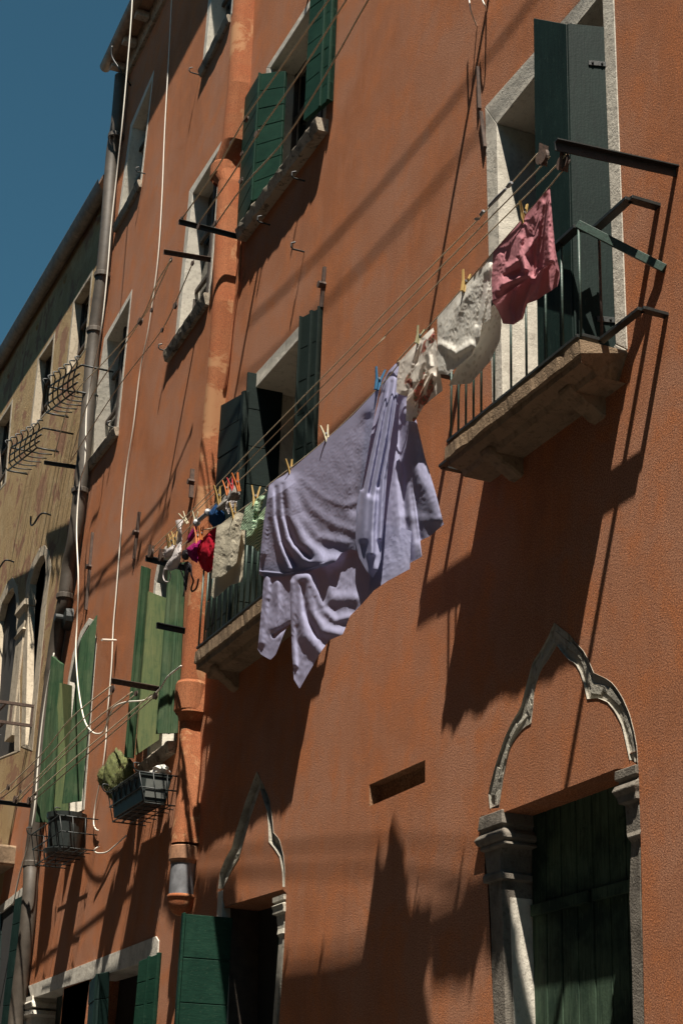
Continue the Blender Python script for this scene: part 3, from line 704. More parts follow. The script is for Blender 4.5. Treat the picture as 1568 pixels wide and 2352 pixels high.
# ---- flue / orange half-round shaft running down the wall
def flue():
    L_=[(548,-120),(535,0),(522,200),(508,330),(487,388),(487,410),(500,422),(492,560),(487,700),(475,860),(462,1000),(450,1150),(436,1330),(425,1450),(413,1570),(405,1590),(405,1640),(412,1660),(410,1750),(402,1860),(393,1940)]
    R_=[(592,-120),(582,0),(572,200),(560,330),(553,388),(553,410),(547,422),(541,560),(534,700),(518,860),(504,1000),(494,1150),(482,1330),(474,1450),(466,1570),(470,1590),(468,1640),(452,1660),(452,1750),(455,1860),(456,1940)]
    mb=MB(); n=12; rows=[]
    for l,r_ in zip(L_,R_):
        a=W(l,.10); b=W(r_,.0)
        # half-round: width from image of the shaft
        w_=(W(r_,.05)-W(l,.05)).x; 
        rows.append((l,r_))
    prof=[]
    for l,r_ in rows:
        m=((l[0]+r_[0])/2,(l[1]+r_[1])/2); hw=(r_[0]-l[0])/2
        c=W(m,.10); d=(W((m[0]+1,m[1]),.10)-W(m,.10)); # horizontal pixel step in world
        # apparent half width of a cylinder: view direction (horizontal)
        v=Vector((c.x,c.y+DIST,0)).normalized(); side=Vector((v.y,-v.x,0))
        pxm=1/abs(((W((m[0]+1,m[1]),.10)-c).cross(v)).z)  # px per metre across view
        prof.append((c,hw/pxm))
    for c,r0 in prof:
        for k in range(n+1):
            t=math.pi*(k/n); mb.v.append(Vector((c.x+math.cos(t)*r0,min(.02,-.10-math.sin(t)*r0+.0),c.z)))
        # feet into the wall
    m_=n+1
    for i in range(len(prof)-1):
        for k in range(n): mb.f.append([i*m_+k,i*m_+k+1,(i+1)*m_+k+1,(i+1)*m_+k]); mb.m.append(0)
    # side webs to the wall
    o=len(mb.v)
    for i,(c,r0) in enumerate(prof):
        mb.v.append(Vector((c.x+r0,.02,c.z))); mb.v.append(Vector((c.x-r0,.02,c.z)))
    for i in range(len(prof)-1):
        mb.f.append([o+2*i,i*m_,(i+1)*m_,o+2*i+2]); mb.m.append(0)
        mb.f.append([i*m_+n,o+2*i+1,o+2*i+3,(i+1)*m_+n]); mb.m.append(0)
    fl=RB.part('flue',mb,[FLUE],label='orange rendered half-round shaft running up the wall',smooth=False)
    # metal end below
    c0,r0=prof[-1]
    zA=W((425,1945),.1).z; zB=W((425,1980),.1).z; zC=W((425,2055),.1).z; zD_=W((423,2098),.1).z
    ring=MB(); rr=r0*.98
    ring.lathe([(rr,zA),(rr*1.12,zA-.01),(rr*1.12,zB+.02),(rr*.98,zB),(rr*.98,zB-.02)],(c0.x,-.10,0),n=24); RB.part('collar',ring,[plain('painted_collar',(.30,.15,.08),.7)],fl,smooth=False)
    met=MB(); met.lathe([(rr*.93,zB),(rr*.93,zC)],(c0.x,-.10,0),n=24); RB.part('metal_sleeve',met,[GALV],fl,smooth=True)
    cp=MB(); h=zC-zD_; cp.lathe([(rr*.93,zC+.01),(rr*1.04,zC),(rr*1.04,zC-.03)]+[(rr*1.02*math.cos(t),zC-.03-h*.9*math.sin(t)) for t in [math.pi/2*k/7 for k in range(8)]],(c0.x,-.10,0),n=24); RB.part('end_cap',cp,[FLUE],fl,smooth=True)
    for (y0_,y1_) in ((1575,1632),(386,408)):
        m=[p for p in zip(L_,R_) if abs(p[0][1]-y0_)<40][0]; mid=((m[0][0]+m[1][0])/2)
        a=W((mid,y0_),.1); b=W((mid,y1_),.1); r1=max(pr[1] for pr in prof if abs(pr[0].z-a.z)<.8)
        cl_=MB(); cl_.lathe([(r1*1.0,a.z+.03),(r1*1.12,a.z),(r1*1.12,b.z),(r1*.98,b.z-.03)],(a.x,-.10,0),n=20); RB.part('collar',cl_,[FLUE],fl)
flue()

# ---- eave, gutter, brackets under the roof of the red building
def atD(p,off): return W(p,off)
ev_a=W((240,165),.34); zEv=ev_a.z
xe0=ev_a.x; xe1=-4.0
zEv2=W((312,-2),.34).z
sl=(zEv2-zEv)/(W((312,-2),.34).x-xe0)
sl=max(-.02,min(.06,sl))
zz=lambda x: zEv+sl*(x-xe0) if x<-14 else zEv+sl*(-14-xe0)
xs=[xe0+ (xe1-xe0)*k/40 for k in range(41)]
ev=MB()
sec=lambda x:[Vector((x,.3,zz(x)+.22)),Vector((x,-.30,zz(x)+.12)),Vector((x,-.30,zz(x)+.06)),Vector((x,.3,zz(x)+.14))]
for x in xs: ev.v+=sec(x)
for k in range(40):
    for q in range(4):
        q2=(q+1)%4; ev.f.append([k*4+q,k*4+q2,(k+1)*4+q2,(k+1)*4+q]); ev.m.append(0)
ev.f.append([0,1,2,3]); ev.m.append(0); ev.f.append([163,162,161,160]); ev.m.append(0)
roof=RB.part('roof',ev,[TILE])
gt=MB()
for i,x in enumerate(xs):
    for k in range(9):
        t=math.pi*k/8; gt.v.append(Vector((x,-.34-math.cos(t)*.085,zz(x)+.10-math.sin(t)*.10)))
for i in range(40):
    for k in range(8): gt.f.append([i*9+k,i*9+k+1,(i+1)*9+k+1,(i+1)*9+k]); gt.m.append(0)
gt.f.append(list(range(9))); gt.m.append(0)
RB.part('gutter',gt,[GUTTER],roof,smooth=True,label='weathered half-round gutter')
cn=MB()
for x0_,x1_ in [(xe0+.1,-14),(-14,xe1)]:
    cn.hexa([(x0_,-.05,zz(x0_)-.14),(x1_,-.05,zz(x1_)-.14),(x1_,.1,zz(x1_)-.14),(x0_,.1,zz(x0_)-.14)],[(x0_,-.10,zz(x0_)+.06),(x1_,-.10,zz(x1_)+.06),(x1_,.1,zz(x1_)+.06),(x0_,.1,zz(x0_)+.06)])
RB.part('cornice',cn,[SILL],roof)
for k in range(11):
    x=xe0+.15+k*.62; bk=MB(); bk.box((x,-.30,zz(x)-.06),(x+.13,-.09,zz(x)+.055)); RB.part('rafter_end',bk,[plain('rafter_%d'%0 if 0 else 'rafter_wood',(.34,.29,.24),.8)] if k==0 else [bpy.data.materials['rafter_wood']],roof,bevel=.01)

# ---- wall of the red building
def wall_mesh(outline, holes, y=0.0):
    polys=[outline]+holes; flat=[v for p in polys for v in p]
    mb=MB(); mb.v=[Vector((v.x,y,v.z)) for v in flat]
    for t in tessellate_polygon(polys): mb.f.append(list(t)); mb.m.append(0)
    return mb
edge=[(281,175),(268,300),(254,420),(236,600),(217,760),(200,950),(186,1110),(165,1300),(147,1480),(120,1640),(85,1780),(37,1862),(18,1960),(0,2074),(-10,2140)]
EdgeW=[W(p) for p in edge]
ztop=zEv+.14
outl=[Vector((EdgeW[0].x,0,ztop))]+[Vector((-4,0,ztop+.0)),Vector((-4,0,0)),Vector((W((-10,2140)).x,0,0))]+EdgeW[::-1][0:]
wl=wall_mesh(outl,HOLES_RED)
wallobj=RB.part('wall',wl,[RED],fixn=False)
# front faces must point to -y
me=wallobj.data; bm=bmesh.new(); bm.from_mesh(me)
for f_ in bm.faces:
    if f_.normal.y>0: f_.normal_flip()
bm.to_mesh(me); bm.free()
# side and back of the house so that it is a solid body
bk=MB(); bk.box((-23.2,.9,0),(-4,9.5,ztop-.02)); bk.box((-4.02,.0,0),(-3.9,9.5,ztop-.02)); RB.part('back_wall',bk,[RED])
rf=MB(); rf.hexa([(xe0,.3,ztop),(xe1,.3,ztop),(xe1,9.6,ztop),(xe0,9.6,ztop)],[(xe0,.3,ztop+.15),(xe1,.3,ztop+.15),(xe1,5,ztop+1.9),(xe0,5,ztop+1.9)]); RB.part('roof_slope',rf,[TILE])

# ---- small ironwork on the wall: hooks, wall ties, wedges
def hook(p,off=.12,name='wall_hook'):
    a=W(p); h=MB(); h.tube([a+Vector((0,.02,0)),a+Vector((0,-off,0)),a+Vector((0,-off-.02,.02)),a+Vector((0,-off-.02,.06)),a+Vector((0,-off+.02,.08))],.009,6); RB.part(name,h,[IRON])
for p in [(458,171),T3(778,438),T1(668,797),T3(540,790),T4(-170,-20),(700,415),(620,516)]: hook(p)
def tie(p,q,w=.035):
    a=W(p,.02); b=W(q,.02); h=MB(); m_=lerp(a,b,.45)
    h.bar(a,b,.03,w,(0,1,0)); h.tube([m_+Vector((0,.05,0)),m_+Vector((0,-.05,0))],.035,8); RB.part('wall_tie',h,[RUST])
tie(T5(425,95),T5(395,450)); tie(T5(640,0),T5(615,215)); 
for a_,b_ in ((T2(628,305),T2(633,495)),(T2(640,510),T2(660,672))):
    h=MB(); h.bar(W(a_,.015),W(b_,.015),.012,.03,(0,1,0)); RB.part('wall_strip',h,[RUST])
tie(T3(1490,50),T3(1475,235),.03)
tie(T3(885,980),T3(878,1110),.05)
# round iron boss beside the downpipe
bo=MB(); a=W(T5(325,495),.0); bo.tube([a,a+Vector((0,-.10,0)),a+Vector((0,-.12,0)),a+Vector((0,-.22,0))],[.16,.15,.06,.05],14); RB.part('wall_anchor',bo,[IRON])
# holes
for p in [T3(1115,85)]:
    a=W(p); h=MB(); h.lathe([(.085,0),(.07,-.02),(.0,-.022)],(a.x,-.002,a.z),Vector((0,-1,0)),12); RB.part('vent_hole',h,[DARK])

# ---- dark downpipe between the houses
def downpipe():
    pts=[(278,175),(268,290),(258,350),(247,500),(236,620),(217,763),(208,860),(197,1000),(186,1110),(172,1230),(158,1300),(148,1380),(132,1456),(118,1560),(102,1700),(88,1850),(72,1975),(70,2030),(62,2130),(50,2230),(38,2330),(32,2400)]
    th=Thing('downpipe',W((32,2400)),'long brown metal rainwater downpipe running down between the red and the ochre house','downpipe')
    mb=MB(); P=[W(p,.12) for p in pts]; P=[Vector((p.x,-.12,p.z)) for p in P]
    mb.tube(smoothpts(P,3),.098,14); th.part('pipe',mb,[PIPE],smooth=True)
    for p in [(262,320),(214,765),(183,1130),(148,1372),(73,1985),(230,640)]:
        a=W(p,.12); i=min(range(len(P)),key=lambda k:abs(P[k].z-a.z)); a.x=P[i].x; c=MB(); 
        c.lathe([(.108,-.04),(.118,-.03),(.118,.03),(.108,.04)],a,n=14); c.box((a.x-.02,-.02,a.z-.02),(a.x+.02,.03,a.z+.02)); th.part('pipe_clamp',c,[PIPE])
downpipe()

# ------------------------------------------------------------------ ochre house on the left
LHwin=[]
def och_window(O,I,label=None,arch=False):
    return stone_window(LH,O,I,.11 if len(O)>4 else .22,mat=OSTONE,holes=HOLES_OCH,back='glass',label=label)
w1=och_window([(168,692),(214,616),(198,800),(150,868)],[(171,694),(210,632),(194,802),(154,860)])
w2=och_window([(87,823),(127,762),(113,940),(68,992)],[(90,825),(123,776),(109,940),(72,985)])
w3=och_window([(-8,975),(30,915),(14,1110),(-30,1160)],[(-5,976),(26,928),(11,1108),(-26,1150)])
def arch_win(out,inn,label):
    return stone_window(LH,out,inn,.12,mat=OSTONE,holes=HOLES_OCH,back='dark',label=label,bars=False)
arch_win([T5(-60,1160),T5(-20,500),T5(0,400),T5(30,330),T5(58,298),T5(80,340),T5(90,430),T5(92,1100)],[T5(-50,1150),T5(-8,500),T5(10,420),T5(40,365),T5(60,348),T5(73,390),T5(76,470),T5(66,1100)],'left of the two arched windows')
arch_win([T5(97,1080),T5(110,480),T5(122,320),T5(145,240),T5(182,165),T5(206,150),T5(226,180),T5(236,250),T5(214,420),T5(150,1100)],[T5(118,1070),T5(130,480),T5(138,330),T5(160,250),T5(186,205),T5(203,198),T5(209,225),T5(212,290),T5(188,460),T5(130,1070)],'right of the two arched windows')
# capital and column between the arches
cm=MB(); cx_=W(T5(93,600)).x
zc_=lambda ty: W(T5(90,ty)).z
cm=loft([(zc_(455),cx_-.26,cx_+.34,-.07,.1),(zc_(478),cx_-.27,cx_+.35,-.08,.1),(zc_(500),cx_-.18,cx_+.26,-.03,.1),(zc_(560),cx_-.18,cx_+.26,-.03,.1),(zc_(572),cx_-.24,cx_+.32,-.06,.1),(zc_(585),cx_-.18,cx_+.27,-.03,.1),(zc_(1000),cx_-.2,cx_+.27,-.03,.1)])
LH.part('column',cm,[OSTONE],label='stone column between the two arches')
# wall
rb_edge=EdgeW
eaveL=[(249,408),(180,500),(100,640),(0,822),(-60,930)]
EL=[W(p) for p in eaveL]
zo_=max(p.z for p in EL[:1]); zeL=15.9
outo=[Vector((EdgeW[2].x+.0,.0,16.0)),Vector((-40,0,16.4)),Vector((-40,0,0)),Vector((EdgeW[-1].x,0,0))]+EdgeW[::-1][:13]
outo=[Vector((EdgeW[2].x,0,EL[0].z))]+[Vector((p.x,0,p.z)) for p in EL[1:]]+[Vector((-40,0,EL[-1].z+.3)),Vector((-40,0,0)),Vector((EdgeW[-1].x,0,0))]+EdgeW[::-1][:12]
outo=[Vector((p.x,0,p.z)) for p in outo]
ow=wall_mesh(outo,HOLES_OCH,.0); oo=LH.part('wall',ow,[OCHRE],fixn=False)
me=oo.data; bm=bmesh.new(); bm.from_mesh(me)
for f_ in bm.faces:
    if f_.normal.y>0: f_.normal_flip()
bm.to_mesh(me); bm.free()
bk=MB(); bk.box((-40,.9,0),(-23.3,9,15.6)); LH.part('back_wall',bk,[OCHRE])
# eave of the ochre house: gutter follows the traced line
ga,gb=W((243,416),.11),W((0,824),.11); ge=[lerp(ga,gb,k/8) for k in range(11)]
gm=MB(); rr_=.12
n_=len(ge)
for p in ge:
    for k in range(9):
        t=math.pi*k/8; gm.v.append(p+Vector((0,-math.cos(t)*rr_,.02-math.sin(t)*rr_*1.5)))
for i in range(n_-1):
    for k in range(8): gm.f.append([i*9+k,i*9+k+1,(i+1)*9+k+1,(i+1)*9+k]); gm.m.append(0)
rl=MB()
for p in ge: rl.v+=[p+Vector((0,-.05,.05)),p+Vector((0,-.05,.11)),p+Vector((0,.5,.25)),p+Vector((0,.24,.0)),p+Vector((0,.1,-.03))]
for i in range(n_-1):
    for q in range(5):
        q2=(q+1)%5; rl.f.append([i*5+q,i*5+q2,(i+1)*5+q2,(i+1)*5+q]); rl.m.append(0)
rfo=LH.part('roof',rl,[TILE]); LH.part('gutter',gm,[GUTTER],rfo,smooth=True)
for p in [(208,525),(222,508),(133,660),(70,768),(5,880)]:
    a=W((p[0]-3,p[1]-14),.14); b_=MB(); b_.lathe([(.0,-.02),(.08,0),(.10,.05),(.10,.35),(.10,.4)],(a.x,a.y+.12,a.z+.08),Vector((0,1,.1)).normalized(),12); LH.part('rafter_end',b_,[OCHRE],rfo,smooth=True)
# flower-box baskets under the two upper windows
def basket(TLp,TRp,BLp,BRp,off,name_label,owner_depth=.30):
    th=Thing('window_basket',W(BLp),name_label,'basket','iron flower-box baskets on the ochre house')
    mb=MB(); tl,tr=W(TLp,off),W(TRp,off); bl,br=W(BLp,off*.75),W(BRp,off*.75); r_=.014
    wl_,wr=Vector((tl.x,0,tl.z)),Vector((tr.x,0,tr.z))
    for a,b in ((tl,tr),(bl,br),(lerp(tl,bl,.33),lerp(tr,br,.33)),(lerp(tl,bl,.66),lerp(tr,br,.66)),(wl_,tl),(wr,tr),(bl,Vector((bl.x,0,bl.z))),(br,Vector((br.x,0,br.z)))): mb.tube([a,b],r_,6)
    n=6
    for k in range(n+1):
        a=lerp(tl,tr,k/n); b=lerp(bl,br,k/n)
        mb.tube(smoothpts([a+Vector((0,-.02,.12)),a+Vector((0,-.10,.10)),a+Vector((0,-.06,0)),lerp(a,b,.5)+Vector((0,-.07,0)),b,Vector((b.x,-.02,b.z+.02))],3),r_*.8,5)
    th.part('cage',mb,[IRON],smooth=True)
basket(T3(225,600),T3(375,500),T3(215,720),T3(345,620),.45,'black iron flower-box basket under the upper right window of the ochre house')
basket(T3(50,880),T3(200,790),T3(35,985),T3(170,880),.45,'black iron flower-box basket under the next window to the left on the ochre house')
# stone-balustered balcony at the far left with iron rail and wire box
xb0=W((-40,1700)).x; 
bz=W((40,1870),.5).z
sb=MB(); sb.box((-33,-.55,bz-.28),(W((48,1850)).x,.05,bz)); bL=LH.part('balcony',sb,[BSTONE],bevel=.03,label='stone balcony at the left edge')
for k in range(5):
    x=W((22,1700)).x-.1-k*.42; c=MB(); z0_=bz; z1_=W((20,1625),.5).z
    h=z1_-z0_; c.lathe([(.09,z0_),(.09,z0_+.06),(.055,z0_+.12),(.10,z0_+h*.35),(.085,z0_+h*.5),(.05,z0_+h*.8),(.085,z0_+h*.95),(.09,z1_)],(x,-.42,0),n=14); LH.part('baluster',c,[WSTONE],bL,smooth=True)
c=MB(); c.box((-33,-.52,z1_),(W((40,1640)).x,-.30,z1_+.12)); LH.part('handrail',c,[WSTONE],bL,bevel=.01)
# wire box
th=Thing('rail_planter',W((60,1640),.5),'rusty iron rail with wire mesh tray on the ochre balcony','planter')
mb=MB(); zt1=W((50,1558),.5).z; zt0=W((50,1600),.5).z; xR=W((100,1572),.1).x
for z in (zt1,zt0):
    mb.bar((-32,-.62,z),(xR-.9,-.62,z),.04,.04); mb.bar((xR-.9,-.62,z),(xR-.9,0,z),.04,.04); mb.bar((-32,-.40,z),(xR-.9,-.40,z),.03,.03)
for k in range(9): mb.bar((xR-.9-k*.5,-.62,zt0),(xR-.9-k*.5,-.62,zt1),.03,.03)
for k in range(3): mb.bar((xR-.9,-.62+k*.3,zt0),(xR-.9,-.62+k*.3,zt1),.03,.03)
th.part('rail',mb,[RUST])
ms=MB()
for k in range(34):
    x=xR-1.0-k*.09; ms.bar((x,-.62,zt0-.16),(x+.05,-.62,zt0),.006,.006); ms.bar((x,-.62,zt0-.16),(x-.05,-.62,zt0),.006,.006); ms.bar((x,-.62,zt0-.16),(x,-.40,zt0-.16),.006,.006)
th.part('mesh_tray',ms,[GALV])
# lower-left stone lintel and green shutter of the ochre house
lo=MB(); lo.prism([W(p) for p in [(-30,2110),(60,2037),(57,2057),(-30,2128)]],-.03,.1); wN=LH.part('lintel',lo,[WSTONE])
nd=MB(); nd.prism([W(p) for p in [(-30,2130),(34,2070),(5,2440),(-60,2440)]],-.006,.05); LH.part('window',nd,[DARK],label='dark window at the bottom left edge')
shutter(LH,None,[W((34,2066),.12),W((56,2056),.02),W((16,2440),.02),W((-8,2440),.12)],DGREEN,6,.03,True)
shutter(LH,None,[W((-30,2120),.02),W((3,2092),.02),W((-10,2440),.02),W((-60,2440),.02)],DGREEN,6,.03,True)
# hooks on ochre wall
for p in [T5(235,15),T5(65,230)]:
    a=W(p); h=MB(); h.tube(smoothpts([a,a+Vector((0,-.15,0)),a+Vector((-.25,-.2,-.10)),a+Vector((-.45,-.2,-.02)),a+Vector((-.5,-.2,.12))],4),.014,6); LH.part('wall_hook',h,[IRON],smooth=True)

# ------------------------------------------------------------------ clothes lines
def bracket_bar(mb,foot,tip_off,h=.05,w=.05,dz=0,mi=0,dx=0):
    a=W(foot)+Vector((0,.03,0)); b=Vector((W(foot).x+dx,-tip_off,W(foot).z+dz))
    mb.bar(a,b,.008,h,mi=mi); mb.bar(a+Vector((.012,0,h/2)),b+Vector((.012,0,h/2)),w,.008,mi=mi)
    return b
def pulley(c,r=.045,ax=Vector((.25,1,0)).normalized()):
    mb=MB(); ax=Vector((1,0,0)).cross(Vector((0,0,1))); ax=Vector((-.15,1,0)).normalized()
    mb.lathe([(0,-.012),(r,-.012),(r*.8,0),(r,.012),(0,.012)],c,ax,18)
    u=Vector((1,.15,0)).normalized()
    for s_ in (-1,1): mb.bar(Vector(c)+ax*s_*.018-u*.0+Vector((0,0,-r*1.1)),Vector(c)+ax*s_*.018+Vector((.02,0,r*1.5)),.004,.03,up=ax)
    return mb
def line_off(x,r0=.72,l0=.60): return lerp(l0,r0,(x-345)/(1293-345))
CL=Thing('clothesline',W((1552,395)),'long pulley clothesline in front of the red wall hung with lavender, white and pink laundry','clothesline')
mb=MB(); bracket_bar(mb,(1552,395),.80,.06,.05,-.03,0,-.05); CL.part('bracket',mb,[IRON],label='right iron bracket above the balcony')
mb=MB(); bracket_bar(mb,(470,1318),.645,.055,.045,.05); CL.part('bracket',mb,[IRON],label='left iron bracket beside the middle balcony')
pc=[(1245,360,.80),(1293,373,.72),(S1(240,805)[0],S1(240,805)[1],.62),(S1(322,835)[0],S1(322,835)[1],.56)]
PC=[W(p[:2],p[2]) for p in pc]
for c in PC: CL.part('pulley',pulley(c,.05),[RUST],smooth=False)
def wire(pts,offs,r,name='cord',TH=CL,mat=ROPE,sm=4):
    P=[W(p,o) for p,o in zip(pts,offs)]; mb=MB(); mb.tube(smoothpts(P,sm),r,6); return TH.part(name,mb,[mat],smooth=True)
def lin(pts,a,b):
    x0=pts[0][0]; x1=pts[-1][0]; return [lerp(a,b,(p[0]-x0)/(x1-x0)) for p in pts]
def LO_(p): return lerp(.575,.70,min(1,(p[0]-S1(330,842)[0])/240.))
wa=[S1(235,790),S1(640,400),(576,1033),(814,792),(896,705),(1097,504),(1238,348)]; wire(wa,lin(wa,.62,.78),.0045)
wb=[S1(262,812),S1(690,390),(595,1033),(835,792),(896,730),(1222,402),(1252,366)]; wire(wb,lin(wb,.60,.78),.0045)
wc=[S1(330,820),S1(560,590),(463,1186),(623,1033),(866,792),(896,759),(1255,402),(1288,362)]; wire(wc,lin(wc,.56,.73),.0045)
wd=[S1(330,842),S1(470,765),S1(620,640),S1(760,600),S1(975,450),S1(1140,333),S2(195,938),S2(560,652),S2(930,288),S2(1070,118),S4(60,1285),S4(320,1000),S4(720,535),S4(920,305),S4(1105,85),(1276,410),(1298,384)]; wire(wd,[LO_(p) for p in wd],.0045)
# turnbuckle, knots
kn=MB()
for p,o in [((1168,424),.785),(S4(640,262),.77),(S4(835,65),.785)]:
    c=W(p,o); kn.tube([c-Vector((.02,0,.004)),c+Vector((.02,0,.004))],.011,7)
a=W(S4(655,250),.77); b=W(S4(835,65),.785); kn.tube([lerp(a,b,.2),lerp(a,b,.5),lerp(a,b,.85)],[.010,.013,.008],7)
c=W(S4(605,305),.765); kn.lathe([(0,-.01),(.02,0),(0,.012)],c,Vector((0,0,1)),8)
CL.part('turnbuckle',kn,[GALV])
kn=MB()
for p,o in [(S1(600,570),.62),(S1(690,490),.64)]:
    c=W(p,o); kn.lathe([(.0,-.03),(.035,-.012),(.035,.012),(0,.03)],c,Vector((1,0,.1)).normalized(),10)
a=W(S1(620,550),.62); b=W(S1(680,500),.64); kn.tube([a,b],.022,6)
CL.part('turnbuckle',kn,[GALV])
# spare black bracket below, holds nothing
mb=MB(); bracket_bar(mb,(464,1459),.49,.055,.04,.02); lone('iron_bracket',mb,[IRON],'empty black iron bracket sticking out beside the middle balcony, above the shaft collar','bracket')

def line_set(name,label,brs,wires,knots=(),mats=(IRON,IRON),extra=()):
    th=Thing(name,W(brs[0][0]),label,'clothesline')
    for (foot,off,dz),m_ in zip(brs,mats):
        mb=MB(); bracket_bar(mb,foot,off,.05,.045,dz); th.part('bracket',mb,[m_],bevel=.002)
    for pts,a,b,r_ in wires: wire(pts,lin(pts,a,b),r_,'cord',th)
    for p,o,r_ in knots:
        c=W(p,o); k=MB(); k.lathe([(0,-r_*.3),(r_,-r_*.3),(r_*.75,0),(r_,r_*.3),(0,r_*.3)],c,Vector((-.15,1,0)).normalized(),12); k.bar(c,c+Vector((r_*1.6,0,r_*.5)),.006,r_*.5); th.part('pulley',k,[RUST])
    return th
line_set('clothesline','empty upper clothesline of three cords crossing in front of the green-shuttered window',
 [((558,548),.74,0),((1180,-330),.80,0)],
 [([(417,503),(500,383),(565,268),(640,162),(720,46),(800,-62)],.70,.78,.0085),([(456,512),(530,405),(592,306),(690,165),(788,10),(850,-82)],.62,.72,.0085),([(492,520),(560,425),(655,318),(760,150),(846,-2),(920,-110)],.52,.62,.0085)],
 [(T1(1130,545),.72,.035),(T1(1178,615),.64,.035),(T1(835,1005),.7,.03),(T1(912,1040),.62,.03),(T1(988,1025),.54,.03),(T1(1060,655),.71,.022),(T1(1110,705),.64,.022),(T1(1105,830),.56,.03)])
line_set('clothesline','empty clothesline running from the bracket by the shaft down left to the brown downpipe',
 [((482,597),.56,-.05),((190,1076),.56,-.03)],
 [([(392,597),(360,650),(322,735),(240,830),(165,915),(124,1050)],.52,.50,.007),([(392,597),(345,700),(322,738),(262,830),(200,930),(162,1056)],.50,.42,.007),([(442,604),(405,690),(370,760),(300,850),(240,935),(162,1060)],.34,.40,.007)],
 [((322,738),.5,.05),((348,712),.5,.03),((402,702),.36,.04),((372,758),.36,.03),((392,597),.5,.03),((442,604),.34,.03)],(RUST,IRON))
LN=line_set('clothesline','low empty clothesline of six cords running from the rusty bracket to the left edge',
 [((407,1592),.72,.02),((86,1854),.75,.0)],
 [(q,.70-.02*i,.7-.02*i,.007) for i,q in enumerate([
  [S3(870,480),S3(560,730),S3(330,1010),S3(60,1275),S3(-120,1420)],[S3(885,530),S3(600,790),S3(370,1040),S3(90,1300),S3(-120,1450)]])]+
 [([S3(1035,528),S3(720,770),S3(400,1090),S3(120,1370)],.52,.55,.007),([S3(1065,545),S3(760,800),S3(450,1070),S3(130,1400)],.5,.53,.007),
  ([S3(1190,545),S3(900,790),S3(560,1070),S3(230,1360)],.34,.4,.007),([S3(1215,560),S3(950,790),S3(600,1090),S3(240,1400)],.32,.38,.007)],
 [(S3(880,505),.70,.04),(S3(1065,540),.5,.03),(S3(1218,558),.33,.04),(S3(120,1370),.54,.05),(S3(230,1380),.39,.05),(S3(65,1275),.7,.04),(S3(160,1310),.54,.03),(S3(275,1325),.39,.03)],(RUST,IRON))

# ------------------------------------------------------------------ loose cables on the walls
def cable(pts,offs,r,label,mat=WCABLE,name='cable'):
    P=[W(p,o) for p,o in zip(pts,offs)]; mb=MB(); mb.tube(smoothpts(P,5),r,6)
    return lone(name,mb,[mat],label,'cable',smooth=True)
c1=[(305,-20),(300,60),(290,180),(280,290),(268,400),(255,520),(247,620),(232,760),(212,860),(199,940),(195,1060),(183,1110),(176,1215),(180,1330),(177,1430),(174,1490),(178,1560),(186,1620),(196,1660),(210,1680),(224,1686),(238,1680),(250,1650),(262,1625),(290,1613),(335,1608),(365,1585),(385,1555),(416,1530)]
cable(c1,[.45]*4+[.42]*4+[.36]*6+[.3]*15,.0095,'slack white cable looping down beside the brown downpipe and across to the shaft')
c2=[(395,-20),(388,120),(378,300),(372,450),(362,600),(340,760),(322,850),(306,980),(290,1080),(280,1180),(277,1230),(266,1370),(260,1440),(256,1530),(246,1650),(242,1715),(233,1780),(219,1850),(215,1890),(220,1905),(226,1908)]
cable(c2,[.03]*len(c2),.008,'thin white cable clipped straight down the red wall between the windows')
cable([(228,1945),(219,1950),(217,1956),(226,1960),(245,1958),(262,1945),(290,1920)],[.06,.1,.1,.08,.05,.03,.02],.008,'short loose white cable end curling below the cactus basket')
cable([(124,1500),(105,1600),(90,1720),(80,1850),(66,1935),(45,2010),(30,2080)],[.3]*7,.010,'thin white cable hanging in front of the ochre house')
cable([(1075,-20),(1078,5),(1083,30),(1095,60)],[.1,.14,.12,.0],.006,'white cable end entering the red wall near the top edge, left of two')
cable([(1103,-20),(1108,0),(1115,15),(1116,24)],[.1,.12,.1,.0],.006,'white cable end entering the red wall near the top edge, right of two')
cable([T1(515,210),T1(515,260),T1(560,330),T1(600,390)],[.42,.40,.25,.05],.014,'short dark wire sagging under the gutter',IRON)
cable([(560,400),(552,600),(536,720),(525,830),(514,900)],[.03]*5,.014,'orange painted cable conduit beside the shaft',FLUE)
th=MB(); a=W((265,1471),.06); th.tube([W((266,1471),.02),a,W((234,1470),.30)],.014,8); lone('pipe_stub',th,[WCABLE],'short white pipe stub poking out of the red wall','pipe')

# ------------------------------------------------------------------ flower pots and cactus in window baskets
def frame_basket(p_tl,p_tr,p_bl,p_br,off,label,grp=None):
    """iron flower-box holder: open frame in front of the wall"""
    th=Thing('flower_box_holder',W(p_bl),label,'basket')
    return th
def window_cage(x0,x1,z0,z1,yo,label,extra=.0):
    th=Thing('pot_holder',((x0+x1)/2,0,z0),label,'holder'); mb=MB(); r_=.008
    for z,o in ((z1,yo),(z0,yo*.82),((z0+z1)/2,yo*.93)):
        mb.tube([(x0,0,z),(x0,-o,z),(x1,-o,z),(x1,0,z)],r_,6)
    n=6
    for k in range(n+1):
        x=lerp(x0,x1,k/n); mb.tube([(x,-yo,z1),(x,-yo*.82,z0),(x,0,z0)],r_*.8,5)
    for k in (1,2,3): mb.tube([(x0,-yo*.82*k/4,z0),(x1,-yo*.82*k/4,z0)],r_*.8,5)
    for x in (x0,x1): 
        for k in (1,2): mb.tube([(x,-yo*k/3,z1),(x,-yo*.82*k/3,z0)],r_*.8,5)
        mb.tube(smoothpts([(x,-yo,z1),(x,-yo-.05,z1+.02),(x,-yo-.06,z1+.08),(x,-yo,z1+.08)],4),r_,5)
    th.part('cage',mb,[IRON],smooth=True); return th
